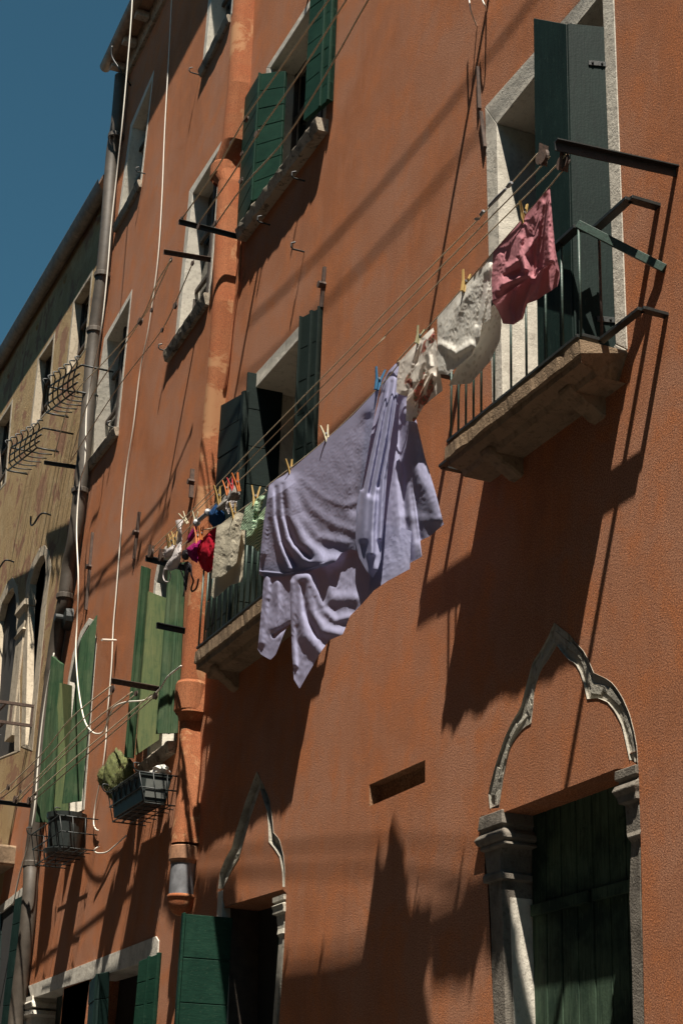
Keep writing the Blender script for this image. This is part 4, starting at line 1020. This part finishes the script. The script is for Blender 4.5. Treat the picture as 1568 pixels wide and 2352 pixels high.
# cactus box below window K
pz=W(S3(1070,1370),.35); 
x1k=W(S3(1240,1360),.22).x; x0k=x1k-1.30
zk0=W(S3(1075,1370),.42).z-.02
P1=W(S3(1070,1365),.44); P0=W(S3(830,1545),.44)
x1k=P1.x+.02; x0k=P0.x-.02; zk0=P1.z-.03
window_cage(x0k,x1k,zk0,zk0+.30,.44,'black iron holder with the long flower box and the cactus, under the green-shuttered window')
pt=Thing('flower_box',((x0k+x1k)/2,-.25,zk0),'long dark plastic flower box in the iron holder, its end panel grey','flower box')
mb=MB(); xa_,xb_=x0k+.10,x1k-.02
mb.hexa([(xa_,-.38,zk0+.02),(xb_,-.38,zk0+.02),(xb_,-.14,zk0+.02),(xa_,-.14,zk0+.02)],[(xa_-.02,-.42,zk0+.27),(xb_+.01,-.42,zk0+.27),(xb_+.01,-.10,zk0+.27),(xa_-.02,-.10,zk0+.27)])
mb.box((xa_-.03,-.43,zk0+.27),(xb_+.02,-.09,zk0+.295)); pt.part('box',mb,[POT],bevel=.004)
e=MB(); e.box((xb_+.003,-.36,zk0+.06),(xb_+.012,-.15,zk0+.24)); pt.part('end_panel',e,[POTL])
s_=MB(); s_.box((xa_,-.40,zk0+.296),(xb_,-.11,zk0+.31)); pt.part('soil',s_,[SOIL])
bg=MB(); bc=Vector((xb_-.1,-.2,zk0+.36))
for k in range(2):
    rows=8; cols=12; o=len(bg.v); cc=bc+Vector((-.12*k,.02,-.01*k))
    for i in range(rows+1):
        for j in range(cols):
            th_=math.pi*i/rows; ph=2*math.pi*j/cols; rr=.085*(1+.5*noise.noise(Vector((i*.8,j*.9,k*5))))
            bg.v.append(cc+Vector((rr*1.3*math.sin(th_)*math.cos(ph),rr*math.sin(th_)*math.sin(ph),rr*.7*math.cos(th_))))
    for i in range(rows):
        for j in range(cols): j2=(j+1)%cols; bg.f.append([o+i*cols+j,o+i*cols+j2,o+(i+1)*cols+j2,o+(i+1)*cols+j]); bg.m.append(0)
lone('plastic_bag',bg,[BAGW],'crumpled white plastic bag lying on the flower box','bag')
# cactus: ribbed, several pads, standing in the box
ca=Thing('cactus',(xa_+.2,-.26,zk0+.3),'spiny yellow-green cactus with a thin upright shoot in the flower box','cactus')
def pad(c,rx,ry,rz,tilt=0,seed=0,name='pad'):
    mb=MB(); R_,C_=30,36; o=0; M_=Matrix.Rotation(tilt,3,'Y')
    for i in range(R_+1):
        for j in range(C_):
            t=math.pi*i/R_; ph=2*math.pi*j/C_; k=1+.07*math.sin(ph*9)*math.sin(t*11)*math.sin(t)+.06*noise.noise(Vector((i*.5,j*.5,seed)))
            v=Vector((rx*math.sin(t)*math.cos(ph),ry*math.sin(t)*math.sin(ph),rz*math.cos(t)))*k
            mb.v.append(Vector(c)+M_@v)
    for i in range(R_):
        for j in range(C_): j2=(j+1)%C_; mb.f.append([i*C_+j,i*C_+j2,(i+1)*C_+j2,(i+1)*C_+j]); mb.m.append(0)
    # spines
    rnd=random.Random(seed)
    for k in range(420):
        v=mb.v[rnd.randrange(C_*2,(R_-1)*C_)]; d=(v-Vector(c)).normalized(); 
        mb.add([v+Vector((.004,0,0)),v-Vector((.004,0,0)),v+d*.035+Vector((0,0,rnd.uniform(-.01,.01)))],[(0,1,2)],1)
    ca.part(name,mb,[CACT,PEGP],smooth=True,fixn=False)
cc=W(S3(908,1180),.26); 
pad(cc,.15,.13,.27,-.1,1); pad(W(S3(830,1195),.30),.10,.09,.13,-.4,2); pad(W(S3(970,1120),.2),.11,.10,.12,.2,3); pad(W(S3(985,1190),.2),.10,.09,.13,.5,4)
a=W(S3(912,1085),.26); b=W(S3(912,965),.26); mb=MB(); mb.tube([a,lerp(a,b,.3),lerp(a,b,.8),b],[.03,.028,.02,.008],10); ca.part('shoot',mb,[CACT],smooth=True)
# round pot below window L
P1=W(S3(480,1790),.40); x1l=P1.x; x0l=x1l-1.35; zl0=W(S3(330,1850),.38).z
window_cage(x0l,x1l,zl0,zl0+.36,.46,'black iron pot holder under the lower left green-shuttered window')
pp=Thing('flower_pot',((x0l+x1l)/2,-.24,zl0+.02),'round dark flower pot in the lower left iron holder','flower pot')
cxp=x1l-.55; mb=MB(); mb.lathe([(0,.0),(.17,0),(.185,.03),(.215,.36),(.235,.37),(.24,.43),(.215,.43),(.20,.38),(0,.38)],(cxp,-.24,zl0+.06),n=22); pp.part('pot',mb,[POT],smooth=False)
mb=MB(); mb.lathe([(0,0),(.20,0),(.24,.04),(.235,.045),(.19,.01),(0,.01)],(cxp,-.24,zl0+.02),n=22); pp.part('saucer',mb,[POT],smooth=False)

# ------------------------------------------------------------------ laundry
def coons(top,bot,left,right,nu,nv):
    """boundary polylines in survey coords -> grid of survey points"""
    def rs(pl,n):
        pl=[Vector((p[0],p[1])) for p in pl]; L=[0]
        for a,b in zip(pl[:-1],pl[1:]): L.append(L[-1]+(b-a).length)
        out=[]
        for k in range(n+1):
            t=L[-1]*k/n; i=0
            while i<len(L)-2 and L[i+1]<t: i+=1
            out.append(lerp(pl[i],pl[i+1],(t-L[i])/(L[i+1]-L[i]+1e-9)))
        return out
    Tt,Bb,Ll,Rr=rs(top,nu),rs(bot,nu),rs(left,nv),rs(right,nv)
    g=[]
    for j in range(nv+1):
        v=j/nv; row=[]
        for i in range(nu+1):
            u=i/nu
            p=(1-v)*Tt[i]+v*Bb[i]+(1-u)*Ll[j]+u*Rr[j]-((1-u)*(1-v)*Tt[0]+u*(1-v)*Tt[-1]+(1-u)*v*Bb[0]+u*v*Bb[-1])
            row.append(p)
        g.append(row)
    return g
def segd(p,pl):
    best=1e9; 
    for a,b in zip(pl[:-1],pl[1:]):
        ax,ay=a; bx,by=b; dx,dy=bx-ax,by-ay; l=dx*dx+dy*dy+1e-9
        t=max(0,min(1,((p[0]-ax)*dx+(p[1]-ay)*dy)/l)); ex=p[0]-ax-dx*t; ey=p[1]-ay-dy*t
        d=ex*ex+ey*ey
        if d<best: best=d
    return math.sqrt(best)
def cloth(mb,top,bot,left,right,off,folds=(),nu=90,nv=110,wr=.010,wsc=.035,seed=0,mi=0,pleats=None,hem=None):
    """off: f(u,v)->metres in front of the wall. folds: (polyline,width,amp). pleats: (count, amp) vertical folds"""
    g=coons(top,bot,left,right,nu,nv); o=len(mb.v)
    bb=[]
    for pl,w_,a in folds:
        xs_=[q[0] for q in pl]; ys_=[q[1] for q in pl]; bb.append((min(xs_)-3*w_,max(xs_)+3*w_,min(ys_)-3*w_,max(ys_)+3*w_))
    for j,row in enumerate(g):
        v=j/nv
        for i,p in enumerate(row):
            u=i/nu; d=off(u,v) if callable(off) else off
            for (pl,w_,a),(x0,x1,y0,y1) in zip(folds,bb):
                if v>.004 and x0<p.x<x1 and y0<p.y<y1:
                    e=segd(p,pl)/w_; d+=a*.6*math.exp(-e*e)*min(1,v*6)
            if pleats:
                c_,a_=pleats; d+=a_*(.25+.75*v)*math.sin(u*c_*math.pi*2+noise.noise(Vector((u*3,v*1.5,seed)))*2.5)
            q=Vector((p.x*wsc,p.y*wsc*.6,seed*3.1))
            n1=noise.noise(q); n2=noise.noise(q*2.7+Vector((5,1,0))); n3=noise.noise(Vector((q.x*7+q.y*4,(q.y*4-q.x*7)*.3,seed)))
            d+=min(1,v*8)*wr*(n1*.40+(1-2*abs(n2))*.16+(1-2*abs(n3))*.09)*min(1,v*6+.15)
            mb.v.append(W((p.x,p.y),d))
    for j in range(nv):
        for i in range(nu): k=o+j*(nu+1)+i; mb.f.append([k,k+1,k+nu+2,k+nu+1]); mb.m.append(mi)
def back_layer(mb,top,dx,drop,off,seed,nu=40,nv=40,wr=.012,mi=0,pleats=(4,.01)):
    """hidden rear half of a cloth folded over the line: hangs straight down"""
    pass
def LO(p,extra=0): return lerp(.575,.70,min(1,(p[0]-S1(330,842)[0])/240.))+extra

# lavender sheet
sheet=MB()
lo_=LO(S2(600,600))
# rear layer, lower tails
t4=[S2(165,1500),S2(340,1400)]
cloth(sheet,[S2(165,1480),S2(260,1470),S2(345,1460)],[S2(118,2045),S2(140,2080),S2(205,2118),S2(240,2080),S2(305,1915),S2(345,1868)],[S2(165,1480),S2(150,1700),S2(130,1930),S2(118,2045)],[S2(345,1460),S2(345,1868)],lambda u,v:lo_-.03+.03*v,
 [([S2(185,1560),S2(170,1780),S2(140,2000)],8,.03),([S2(250,1600),S2(255,1800),S2(230,1900)],8,.025),([S2(230,1950),S2(330,1880)],5,-.05)],40,80,.014,.04,11)
cloth(sheet,[S2(335,1440),S2(600,1350),S2(800,1300),S2(1000,1200),S2(1150,1250)],[S2(362,2250),S2(400,2312),S2(440,2240),S2(545,2060),S2(600,1985),S2(690,1945),S2(740,1820),S2(820,1740),S2(900,1650),S2(985,1590),S2(1140,1505)],[S2(335,1440),S2(342,1870),S2(350,2080),S2(362,2250)],[S2(1150,1250),S2(1140,1505)],lambda u,v:lo_-.03+.055*v-.04*u,
 [([S2(385,1560),S2(395,1800),S2(440,1950),S2(540,2060)],16,.055),([S2(440,1560),S2(490,1800),S2(560,1920),S2(690,1945)],15,.06),([S2(470,1560),S2(560,1780),S2(640,1850),S2(730,1830)],10,.035),([S2(350,1600),S2(352,1900),S2(370,2150)],7,.03),([S2(560,1520),S2(620,1700),S2(760,1700)],16,.035),([S2(420,1600),S2(440,1800),S2(520,1960)],6,-.03)],120,110,.014,.04,12)
# right-hand panel hanging back behind the gather
cloth(sheet,[S2(1040,300),S2(1060,235),S2(1120,330)],[S2(870,1660),S2(985,1588),S2(1070,1540),S2(1138,1508),S2(1142,1465),S2(1222,1422),S2(1210,1315),S2(1275,1285),S2(1368,1205)],[S2(1040,300),S2(975,700),S2(900,1200),S2(870,1660)],[S2(1120,330),S2(1185,510),S2(1240,750),S2(1310,980),S2(1368,1205)],lambda u,v:lo_-.02-.12*(1-v)**1.5-.10*u*v,
 [([S2(1130,480),S2(1170,800),S2(1330,1150)],22,.05),([S2(1060,360),S2(1090,900),S2(1130,1450)],10,-.06),([S2(1100,500),S2(1150,900),S2(1200,1300)],10,-.035),([S2(1090,1150),S2(1365,1190)],12,.012)],70,120,.012,.04,13)
# main front panel
MF=[([S2(132,1522),S2(300,1538),S2(430,1514),S2(560,1470)],1.6,.012),([S2(300,900),S2(340,1150),S2(430,1330),S2(560,1440),S2(640,1450)],16,.06),
    ([S2(270,920),S2(270,1100),S2(310,1300),S2(420,1440),S2(560,1480)],13,.055),
    ([S2(215,960),S2(225,1150),S2(260,1330),S2(330,1500)],9,.04),
    ([S2(240,960),S2(245,1150),S2(285,1320),S2(370,1470)],6,-.035),
    ([S2(285,940),S2(300,1150),S2(370,1340),S2(470,1430)],6,-.035),
    ([S2(330,900),S2(400,1130),S2(520,1290),S2(700,1330)],12,.016),
    ([S2(350,900),S2(480,1100),S2(620,1200),S2(760,1250)],11,.010),
    ([S2(380,880),S2(560,1020),S2(700,1080),S2(790,1050)],9,.006),
    ([S2(195,960),S2(180,1150),S2(150,1400)],7,.03),
    ([S2(850,500),S2(800,800),S2(780,1100)],16,-.03)]
cloth(sheet,[S2(195,942),S2(240,905),S2(300,872),S2(560,652),S2(760,470),S2(938,280)],[S2(128,1545),S2(165,1560),S2(300,1558),S2(430,1532),S2(560,1490),S2(635,1462),S2(680,1400),S2(745,1370),S2(790,1385)],[S2(195,942),S2(160,1180),S2(135,1420),S2(128,1545)],[S2(938,280),S2(880,600),S2(820,950),S2(790,1385)],lambda u,v:lo_+.012+.02*math.sin(v*3.14)*u-.022*v*v,MF,170,190,.006,.06,14)
# gathered fold in front
GF=[([S2(1000,250),S2(930,600),S2(850,1000),S2(830,1300)],9,.045),([S2(1040,230),S2(980,600),S2(900,1000),S2(880,1400)],8,.05),
    ([S2(1015,250),S2(950,600),S2(872,1000)],5,-.04),([S2(1060,200),S2(1020,560),S2(960,900),S2(940,1300)],6,.035),([S2(1052,200),S2(1000,600),S2(930,950)],4,-.035),([S2(890,1050),S2(870,1250),S2(900,1500)],12,.03),([S2(960,320),S2(890,640),S2(822,960)],5,-.03)]
cloth(sheet,[S2(958,240),S2(1000,170),S2(1050,118),S2(1074,114)],[S2(775,1330),S2(800,1430),S2(850,1520),S2(892,1566),S2(925,1510),S2(945,1440)],[S2(958,240),S2(925,400),S2(860,650),S2(815,930),S2(780,1100),S2(775,1330)],[S2(1074,114),S2(1062,330),S2(1010,640),S2(985,900),S2(962,1200),S2(945,1440)],lambda u,v:lo_+.03-.13*(1-v)**1.5+.03*math.sin(u*3.14),GF,90,170,.006,.03,15)
tag(lone('bed_sheet',sheet,[LAV],'large lavender bed sheet draped in folds over the clothesline','bed sheet',smooth=True,fixn=False),None)

# pink cloth
pk=MB(); lp=LO(S4(900,300))
cloth(pk,[S4(715,760),S4(800,740),S4(950,700),S4(1100,560)],[S4(760,945),S4(785,1035),S4(860,1042),S4(925,1000),S4(955,895),S4(1020,872),S4(1165,775),S4(1184,700)],[S4(715,760),S4(712,885),S4(760,945)],[S4(1100,560),S4(1160,600),S4(1184,700)],lambda u,v:lp-.06,
 [([S4(850,800),S4(830,900),S4(850,1030)],8,.05),([S4(980,760),S4(930,900),S4(900,1000)],7,.05),([S4(1080,650),S4(1050,760),S4(1030,860)],9,-.05)],60,50,.010,.06,21)
cloth(pk,[S4(718,532),S4(820,425),S4(925,300),S4(1020,190),S4(1105,86),S4(1112,90)],[S4(712,885),S4(800,835),S4(960,720),S4(1010,720),S4(1060,640),S4(1130,610),S4(1184,690)],[S4(718,532),S4(706,720),S4(712,885)],[S4(1112,90),S4(1132,330),S4(1150,520),S4(1184,690)],lambda u,v:lp+.01,
 [([S4(1085,140),S4(1050,400),S4(1040,640)],8,-.05),([S4(1105,130),S4(1095,400),S4(1110,590)],9,.05),([S4(1040,200),S4(1000,450),S4(1000,690)],6,-.04),([S4(1060,200),S4(1020,420),S4(930,560),S4(940,650)],9,.045),([S4(930,330),S4(900,560),S4(960,700)],9,.03),([S4(900,440),S4(860,620),S4(760,800)],9,.03),([S4(760,560),S4(740,700),S4(730,860)],12,.03),([S4(820,640),S4(880,600)],6,.03),([S4(800,700),S4(900,650)],5,-.025),([S4(790,760),S4(930,700)],6,.03)],110,110,.012,.05,22)
lone('pink_cloth',pk,[PINK],'crumpled dusty pink cloth pegged at the right end of the line','garment',smooth=True,fixn=False)
# spotted white cloth
wp=MB(); lw_=LO(S4(520,760))
cloth(wp,[S4(560,1150),S4(640,1000),S4(720,900),S4(770,950)],[S4(408,1470),S4(450,1462),S4(560,1452),S4(700,1292),S4(765,1150)],[S4(560,1150),S4(480,1300),S4(408,1470)],[S4(770,950),S4(775,1050),S4(765,1150)],lambda u,v:lw_-.06,[([S4(720,1000),S4(600,1200),S4(450,1440)],8,.03),([S4(660,1050),S4(560,1220)],6,-.03)],60,60,.009,.05,31,0)
cloth(wp,[S4(328,992),S4(450,855),S4(545,745),S4(640,640),S4(720,540)],[S4(335,1386),S4(400,1390),S4(440,1360),S4(480,1325),S4(560,1260),S4(620,1150),S4(640,1040),S4(700,1000)],[S4(328,992),S4(328,1200),S4(335,1386)],[S4(720,540),S4(708,700),S4(700,1000)],lambda u,v:lw_+.01,
 [([S4(690,620),S4(660,850),S4(630,1030),S4(620,1130)],7,.045),([S4(670,700),S4(640,860),S4(610,1040)],5,-.035),([S4(560,760),S4(430,1080),S4(360,1360)],12,.02),([S4(480,860),S4(380,1120)],10,.015),([S4(360,1180),S4(460,1240),S4(560,1180)],10,.03)],120,120,.009,.05,32,0)
lone('spotted_cloth',wp,[WPAT],'off-white cloth with faint spots beside the pink cloth','garment',smooth=True,fixn=False)
# floral white cloth
wf=MB(); lf=LO(S4(200,1150))
cloth(wf,[S4(150,1450),S4(250,1330),S4(330,1290)],[S4(108,1712),S4(170,1720),S4(232,1612),S4(290,1560),S4(366,1502)],[S4(150,1450),S4(115,1560),S4(108,1712)],[S4(330,1290),S4(350,1390),S4(366,1502)],lambda u,v:lf-.05,[([S4(300,1400),S4(220,1560),S4(160,1700)],7,.03),([S4(250,1400),S4(170,1600)],6,-.03)],60,60,.008,.05,41)
cloth(wf,[S4(68,1292),S4(160,1195),S4(205,1150),S4(270,1085),S4(300,1062)],[S4(42,1512),S4(70,1530),S4(110,1542),S4(160,1500),S4(200,1440),S4(260,1360),S4(332,1322)],[S4(68,1292),S4(50,1400),S4(42,1512)],[S4(300,1062),S4(325,1180),S4(332,1322)],lambda u,v:lf+.01,
 [([S4(200,1170),S4(150,1300),S4(100,1500)],8,.03),([S4(250,1110),S4(220,1300),S4(180,1440)],7,.03),([S4(225,1150),S4(185,1300)],5,-.025),([S4(290,1090),S4(270,1250),S4(280,1330)],6,.035)],80,80,.008,.05,42)
lone('floral_cloth',wf,[WFLO],'small white cloth with a red and brown floral print next to the lavender sheet','garment',smooth=True,fixn=False)
# beige towel
tw=MB(); lt=LO(S1(870,520))
cloth(tw,[S1(860,560),S1(920,520),S1(985,500)],[S1(712,1140),S1(740,1168),S1(800,1120),S1(865,1062),S1(958,1032)],[S1(860,560),S1(740,960),S1(712,1140)],[S1(985,500),S1(975,800),S1(958,1032)],lambda u,v:lt-.05,[([S1(960,600),S1(930,900),S1(910,1040)],6,.03)],50,70,.012,.06,51)
cloth(tw,[S1(758,602),S1(860,535),S1(978,448)],[S1(718,1010),S1(800,990),S1(860,945),S1(915,880)],[S1(758,602),S1(738,800),S1(718,1010)],[S1(978,448),S1(950,650),S1(915,880)],lambda u,v:lt+.012,[([S1(800,600),S1(780,800),S1(760,980)],10,.02),([S1(900,520),S1(870,700),S1(850,900)],9,.02)],60,80,.012,.06,52)
lone('towel',tw,[TOWEL],'coarse beige terry towel left of the green striped cloth','towel',smooth=True,fixn=False)
# green striped cloth
gs=MB(); lg=LO(S1(1070,400))
cloth(gs,[S1(1000,600),S1(1080,520),S1(1150,430)],[S1(985,745),S1(1040,755),S1(1085,800),S1(1112,720)],[S1(1000,600),S1(990,670),S1(985,745)],[S1(1150,430),S1(1135,580),S1(1112,720)],lambda u,v:lg-.04,[([S1(1100,560),S1(1060,740)],6,.03)],40,40,.012,.06,61)
cloth(gs,[S1(985,448),S1(1040,405),S1(1090,365),S1(1142,332)],[S1(942,622),S1(990,632),S1(1040,628),S1(1070,610),S1(1080,540)],[S1(985,448),S1(960,540),S1(942,622)],[S1(1142,332),S1(1110,450),S1(1080,540)],lambda u,v:lg+.01,[([S1(1060,420),S1(1040,520),S1(1030,620)],6,.035),([S1(1110,380),S1(1080,480)],5,.03),([S1(1085,400),S1(1060,540)],4,-.03)],50,50,.014,.07,62)
lone('striped_cloth',gs,[STRI],'small green striped cloth hanging against the left edge of the lavender sheet','garment',smooth=True,fixn=False)
# underwear at the left end
def blob(name,polys,off,mat,label,wr=.02,cat='garment'):
    mb=MB()
    for q,(top_,bot_,l_,r_,dd) in enumerate(polys): cloth(mb,top_,bot_,l_,r_,(lambda u,v,dd=dd:off+dd+.035*math.sin(math.pi*u)*math.sin(math.pi*min(1,v*1.1))),(),36,36,wr,.12,70+q+len(label))
    return mb
def bl(pts): return [S1(*p) for p in pts]
# red
rd=blob('x',[(bl([(650,690),(700,640),(757,600)]),bl([(612,870),(640,930),(690,965),(715,945),(738,900)]),bl([(650,690),(605,780),(612,870)]),bl([(757,600),(758,720),(738,900)]),.0)],.60,REDC,'red')
lone('red_garment',rd,[REDC],'bright red garment hanging next to the beige towel','garment',smooth=True,fixn=False)
mg=blob('x',[(bl([(555,745),(600,715),(650,692)]),bl([(532,820),(560,862),(605,888),(612,868)]),bl([(555,745),(520,775),(532,820)]),bl([(650,692),(608,790),(612,868)]),.02),
 (bl([(566,620),(590,595),(602,590)]),bl([(522,700),(530,735),(560,715),(600,660)]),bl([(566,620),(540,660),(522,700)]),bl([(602,590),(606,630),(600,660)]),.0)],.60,MAGC,'mg')
lone('magenta_garment',mg,[MAGC],'magenta lace garment between the red and the white one','garment',smooth=True,fixn=False)
gb=blob('x',[(bl([(850,320),(890,285),(925,262)]),bl([(795,470),(840,480),(880,410),(945,385)]),bl([(850,320),(800,390),(795,470)]),bl([(925,262),(940,320),(945,385)]),.0),(bl([(800,400),(830,380),(860,370)]),bl([(745,470),(770,476),(800,474)]),bl([(800,400),(770,430),(745,470)]),bl([(860,370),(830,420),(800,474)]),.02)],.63,GREYC,'grey')
cloth(gb,bl([(820,400),(870,395),(915,400)]),bl([(830,470),(850,505),(880,470),(915,455)]),bl([(820,400),(818,430),(830,470)]),bl([(915,400),(920,430),(915,455)]),.66,(),24,24,.02,.15,5,1)
lone('grey_garment',gb,[GREYC,WLACE],'grey garment with pale pink lace trim, above the red one','garment',smooth=True,fixn=False)
bu=blob('x',[(bl([(735,440),(760,410),(782,395)]),bl([(695,560),(720,595),(765,602),(830,560),(825,510)]),bl([(735,440),(695,490),(695,560)]),bl([(782,395),(790,450),(825,510)]),.0)],.62,BLUEC,'blue')
lone('blue_garment',bu,[BLUEC],'dark blue lace garment just right of the turnbuckle','garment',smooth=True,fixn=False)
wh=blob('x',[(bl([(435,555),(460,545),(498,545)]),bl([(440,740),(455,760),(478,750),(488,700)]),bl([(435,555),(450,640),(440,740)]),bl([(498,545),(482,620),(488,700)]),.0),
 (bl([(380,770),(405,740),(440,715)]),bl([(338,820),(355,850),(395,835),(420,800)]),bl([(380,770),(355,780),(338,820)]),bl([(440,715),(435,760),(420,800)]),.02),
 (bl([(400,840),(440,760),(485,700)]),bl([(345,935),(400,948),(450,930),(475,870)]),bl([(400,840),(370,880),(345,935)]),bl([(485,700),(482,780),(475,870)]),.03)],.57,WLACE,'white')
P=[W(S1(*p),.58) for p in [(350,930),(338,990),(352,1028),(385,1030),(395,980),(380,930)]]; wh.tube(smoothpts(P,4),.006,5)
lone('white_garment',wh,[WLACE],'white underwear with dangling straps at the left end of the line','garment',smooth=True,fixn=False)
dk=blob('x',[(bl([(490,790),(510,780),(530,790)]),bl([(485,850),(510,865),(535,860),(545,830)]),bl([(490,790),(480,820),(485,850)]),bl([(530,790),(545,810),(545,830)]),.0),
 (bl([(500,890),(530,870),(555,890)]),bl([(495,1060),(520,1120),(530,1040),(535,980)]),bl([(500,890),(505,980),(495,1060)]),bl([(555,890),(545,940),(535,980)]),.0)],.52,DKC,'dark')
P=[W(S1(*p),.53) for p in [(480,880),(472,930),(500,1000),(505,1090),(495,1150)]]; dk.tube(smoothpts(P,4),.007,5)
P=[W(S1(*p),.52) for p in [(555,900),(560,980),(575,1030),(560,1080),(565,1110),(600,1080),(615,1010)]]; dk.tube(smoothpts(P,4),.009,5)
lone('dark_garment',dk,[DKC],'charcoal underwear with hanging straps behind the white one','garment',smooth=True,fixn=False)
# ---- clothes pegs
peg_proto={}
def peg(p,off,mat,label,tilt=0,s=1.0):
    loc=W(p,off)
    if mat.name not in peg_proto:
        r=bpy.data.objects.new('clothes_peg',None); COL.objects.link(r); r.empty_display_size=.03
        for sg in (-1,1):
            mb=MB(); mb.hexa([(-.006,sg*.002,-.05),(.006,sg*.002,-.05),(.006,sg*.010,-.05),(-.006,sg*.010,-.05)],[(-.005,sg*.002,0),(.005,sg*.002,0),(.005,sg*.013,0),(-.005,sg*.013,0)])
            mb.hexa([(-.005,sg*.004,0),(.005,sg*.004,0),(.005,sg*.013,0),(-.005,sg*.013,0)],[(-.005,sg*.018,.055),(.005,sg*.018,.055),(.005,sg*.024,.055),(-.005,sg*.024,.055)])
            o=mb.build('prong',[mat],r)
        mb=MB(); mb.tube([(-.010,0,.003),(.010,0,.003)],.006,8); o=mb.build('spring',[GALV],r)
        peg_proto[mat.name]=r; root=r
    else:
        src=peg_proto[mat.name]; root=src.copy(); COL.objects.link(root)
        for ch in src.children:
            c_=ch.copy(); COL.objects.link(c_); c_.parent=root
    root.location=loc; root.rotation_euler=(tilt,0,random.uniform(-.3,.3)); root.scale=(s*1.25,s*1.25,s*1.25)
    tag(root,label,'clothes peg','clothes pegs along the line')
    return root
pegs=[(S4(930,268),PEGW,'yellow peg holding the pink cloth',.0,1.15),(S4(520,745),PEGW,'yellow peg holding the spotted white cloth',-.2,1.2),(S4(200,1120),PEGG,'olive peg holding the floral cloth',-.25,1.05),
 (S2(930,232),PEGB,'large blue peg at the right end of the lavender sheet',-.15,1.35),(S2(578,600),PEGP,'pale peg in the middle of the lavender sheet',.25,1.1),(S2(335,830),PEGW,'yellow peg near the left end of the lavender sheet',.2,1.15),
 (S2(102,1020),PEGW,'yellow peg holding the green striped cloth',.0,1.4),(S1(890,490),PEGW,'yellow peg holding the beige towel',.2,1.3),(S1(915,255),PEGO,'orange peg on the grey garment',.35,1.3),(S1(872,270),PEGR,'red peg left of the orange peg on the grey garment',.3,1.),
 (S1(835,300),PEGO,'orange peg behind the grey garment, left of the red peg',.2,1.1),(S1(770,360),PEGW,'yellow peg holding the blue lace garment',.2,1.4),(S1(590,540),PEGP,'pale peg beside the turnbuckle',.1,1.1),(S1(505,535),PEGP,'pale peg on the strap of the white underwear',.6,1.),
 (S1(428,695),PEGW,'rightmost of the three yellow pegs on the white underwear',.1,1.1),(S1(404,715),PEGW,'middle one of the three yellow pegs on the white underwear',.1,1.1),(S1(382,725),PEGW,'leftmost of the three yellow pegs on the white underwear',.1,1.1),
 (S1(636,655),PEGO,'orange peg on the red garment, the right one',.1,1.),(S1(608,675),PEGO,'orange peg between the magenta and the red garment',.05,1.3)]
for p,mt,lb,tl,s in pegs: peg(p,LO(p,.015),mt,lb,tl,s)

# ------------------------------------------------------------------ ground and the lane
gm=MB(); gm.add([(-400,-400,0),(400,-400,0),(400,400,0),(-400,400,0)],[(0,1,2,3)])
g_=gm.build('ground',[PAV]); tag(g_,None,None,None,'structure')
op=MB(); op.box((-60,-22,0),(30,-10.5,17)); OB=Thing('unseen_opposite_building',(-15,-12,0),'plain unseen house added across the lane, behind the viewer, to block sky light','house'); OB.part('wall',op,[plaster('opposite_plaster',(.22,.15,.10),(.19,.13,.09),(.24,.17,.11),.01)])  # unseen house, added to cut the sky light reaching the facade
orf=MB(); orf.hexa([(-60,-22.4,17),(30,-22.4,17),(30,-10.1,17),(-60,-10.1,17)],[(-60,-17.2,18.6),(30,-17.2,18.6),(30,-16.8,18.6),(-60,-16.8,18.6)]); OB.part('roof',orf,[TILE])
# upper clothesline one storey above the picture, its cords shade the wall
UL=Thing('clothesline',(-6.5,0,13.4),'clothesline one storey up, above the top edge of the picture','clothesline')
for x in (-5.2,-13.2):
    mb=MB(); mb.bar((x,.03,13.4),(x,-.85,13.4),.04,.05); UL.part('bracket',mb,[IRON])
for y,r_ in ((-.80,.007),(-.68,.007)):
    mb=MB(); mb.tube([(lerp(-5.2,-13.2,k/20),y,13.42-.28*(1-(2*k/20-1)**2)) for k in range(21)],r_,6); UL.part('cord',mb,[ROPE])

# ------------------------------------------------------------------ sun, sky, camera
SUNV=Vector((-2.0,1.0,-5.1)).normalized()
sd=bpy.data.lights.new('sun','SUN'); sd.energy=5.0; sd.angle=math.radians(.55); sd.color=(1,.93,.82)
so=bpy.data.objects.new('sun',sd); COL.objects.link(so); so.rotation_euler=SUNV.to_track_quat('-Z','Y').to_euler(); so.location=(0,-10,30)
wd_=bpy.data.worlds.new('World'); sc.world=wd_; wd_.use_nodes=True; nt=wd_.node_tree
sky=nt.nodes.new('ShaderNodeTexSky'); sky.sky_type='NISHITA'; sky.sun_disc=False
tos=-SUNV; sky.sun_elevation=math.asin(tos.z); sky.sun_rotation=math.atan2(tos.x,tos.y)
sky.altitude=0; sky.air_density=.58; sky.dust_density=0; sky.ozone_density=6.0
bg=nt.nodes['Background']; bg.inputs['Strength'].default_value=.05; nt.links.new(mix(nt,1.0,sky.outputs[0],(.82,1.27,.92),'MULTIPLY'),bg.inputs[0])
cd=bpy.data.cameras.new('camera'); cam=bpy.data.objects.new('camera',cd); COL.objects.link(cam); sc.camera=cam
cd.sensor_fit='HORIZONTAL'; cd.sensor_width=24; cd.lens=F/1568*24; cd.clip_end=2000; cd.clip_start=.05
R0,R1,R2=[Vector(r_) for r_ in RM]
M4=Matrix((( R0.x,-R1.x,-R2.x,0),(R0.y,-R1.y,-R2.y,0),(R0.z,-R1.z,-R2.z,0),(0,0,0,1)))
cam.matrix_world=Matrix.Translation((0,-DIST,EYE))@M4
vs=sc.view_settings; vs.view_transform='Standard'; vs.look='None'; vs.gamma=1; vs.exposure=1.0; vs.use_curve_mapping=False
